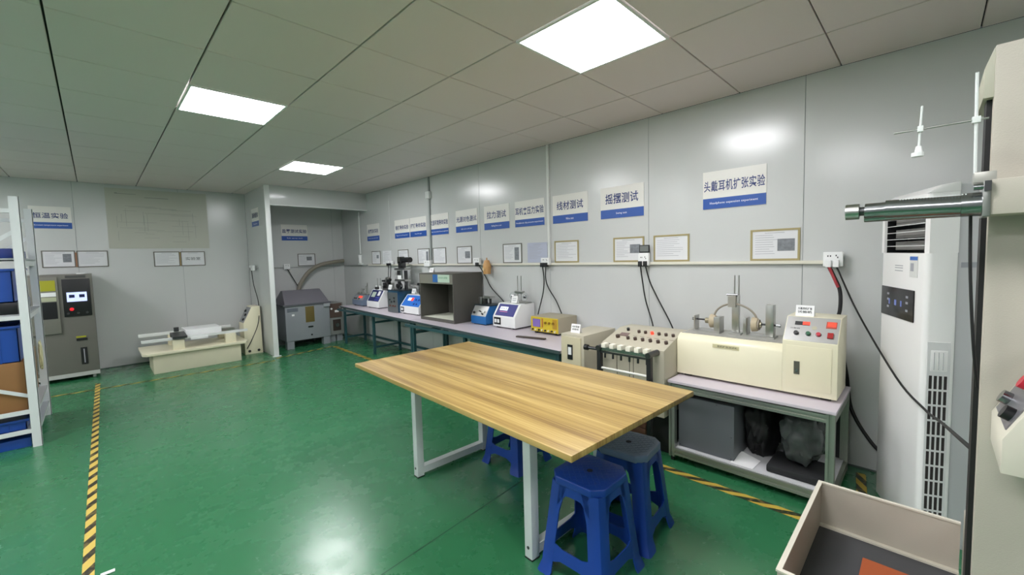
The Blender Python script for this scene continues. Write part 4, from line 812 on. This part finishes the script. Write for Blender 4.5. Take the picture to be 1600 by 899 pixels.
def bin_(lab, x0, x1, y0, y1, z0, z1, m=BINBL, name='storage_bin'):
    t = thing(name, lab, 'bin', (x0, y0, z0), 0, 'blue plastic bins on the rack'); w_, d_, h_ = x1-x0, y1-y0, z1-z0; s = .015; k = .006
    mm = MB(); 
    mm.box(s, w_-s, s, d_-s, 0, k).box(s, w_-s, s, s+k, 0, h_-.02).box(s, w_-s, d_-s-k, d_-s, 0, h_-.02).box(s, s+k, s, d_-s, 0, h_-.02).box(w_-s-k, w_-s, s, d_-s, 0, h_-.02); mm.build('body', m, t)
    r = MB(); r.box(0, w_, 0, s+k, h_-.02, h_).box(0, w_, d_-s-k, d_, h_-.02, h_).box(0, s+k, s, d_-s, h_-.02, h_).box(w_-s-k, w_, s, d_-s, h_-.02, h_); r.build('rim', m, t, bevel=.002)
    for x in (w_*.25, w_*.5, w_*.75): B(x, x+.008, s-.006, s, 0, h_-.02).build('rib', m, t)
    for x in (w_*.4,): B(x, x+w_*.2, s-.004, s, h_*.55, h_*.7).build('hand_grip', mat('bin_grip', '#143a86', .4), t)
RXa, RXb = RX0+.02, RX1-.065; Y0, Y1 = RY0+.05, RY1-.06
bin_('blue bin on the rack shelf at eye height', RXa, RXb, Y0, 4.0, 1.19, 1.46); bin_('blue bin at the rear of the eye height shelf, behind another', RXa, RXb, 4.02, Y1, 1.19, 1.46)
tag(B(RXa, RXb, Y0, 4.0, 1.094, 1.188).build('black_case', mat('case_black', '#15161b', .3), bevel=.004), 'flat black case under the eye height blue bin on the rack', 'case'); tag(B(RXa, RXb, 4.02, Y1, 1.094, 1.188).build('black_case', _m['case_black'], bevel=.004), 'second flat black case, at the rear under the rear blue bin', 'case')
tag(B(RXa, RXb, Y0, Y1, 1.544, 1.62).build('blue_tray', mat('deep_blue', '#1b2f78', .4), bevel=.004), 'shallow dark blue tray on the upper shelf of the rack', 'tray')
CB = mat('carton_brown', '#8a6238', .65, noise=.1, nscale=5)
for y0, y1, lab in ((Y0, 4.0, 'brown carton on the lower rack shelf, front one'), (4.02, Y1, 'brown carton on the lower rack shelf, rear one')):
    t = thing('carton', lab, 'carton', (RXa, y0, .303), 0, 'cartons on the rack'); B(0, RXb-RXa, 0, y1-y0, 0, .40).build('box', CB, t, bevel=.004); B(.25*(RXb-RXa), .6*(RXb-RXa), -.001, 0, .2, .215).build('tape_mark', CARD, t); B(RXb-RXa, RXb-RXa+.0006, (y1-y0)*.45, (y1-y0)*.55, 0, .4).build('tape', mat('carton_tape', '#a8814f', .35), t)
bin_('blue bin stacked on the front brown carton', RXa, RXb, Y0, 4.0, .704, 1.0); bin_('blue bin stacked on the rear brown carton', RXa, RXb, 4.02, Y1, .704, 1.0)
bin_('blue bin on the lowest shelf of the rack', RXa, RXb, Y0, Y1, .143, .232); 
tag(B(RXa, RXb, Y0, Y1, 0.0, .075).build('floor_crate', BINBL, bevel=.005), 'flat blue crate on the floor under the rack', 'crate')
o = lump('cream_glove', 'cream cloth hanging at the side of the rack between its posts', 'cloth', (RX1-.02, 4.3, .5), (.012, .05, .13), mat('cream_cloth', '#cfc9a0', .7), 4)

# knobs, displays and buttons belong to the panel they sit on
for p in [o for o in bpy.data.objects if o.name.split('.')[0] in ('control_panel', 'door', 'front_panel', 'display_panel') and o.parent]:
    base = p.name.split('.')[0]
    sub = {'control_panel': ('knob', 'display', 'button', 'digits', 'screen', 'counter', 'rocker', 'bezel', 'timer_frame', 'caption_line', 'sticker', 'scale_ring', 'emergency_button', 'readout', 'lever', 'printed_marks'),
           'door': ('latch_plate', 'latch_button', 'switch_plate', 'door_window', 'warning_sticker', 'label_strip'), 'front_panel': ('knob', 'dial', 'screen', 'red_scale', 'side_scale'), 'display_panel': ('indicator', 'key_mark')}[base]
    for c in list(p.parent.children):
        if c is not p and c.name.split('.')[0] in sub and not (base == 'door' and c.parent.name.startswith('control_cab') and c.name.startswith('rocker')): c.parent = p
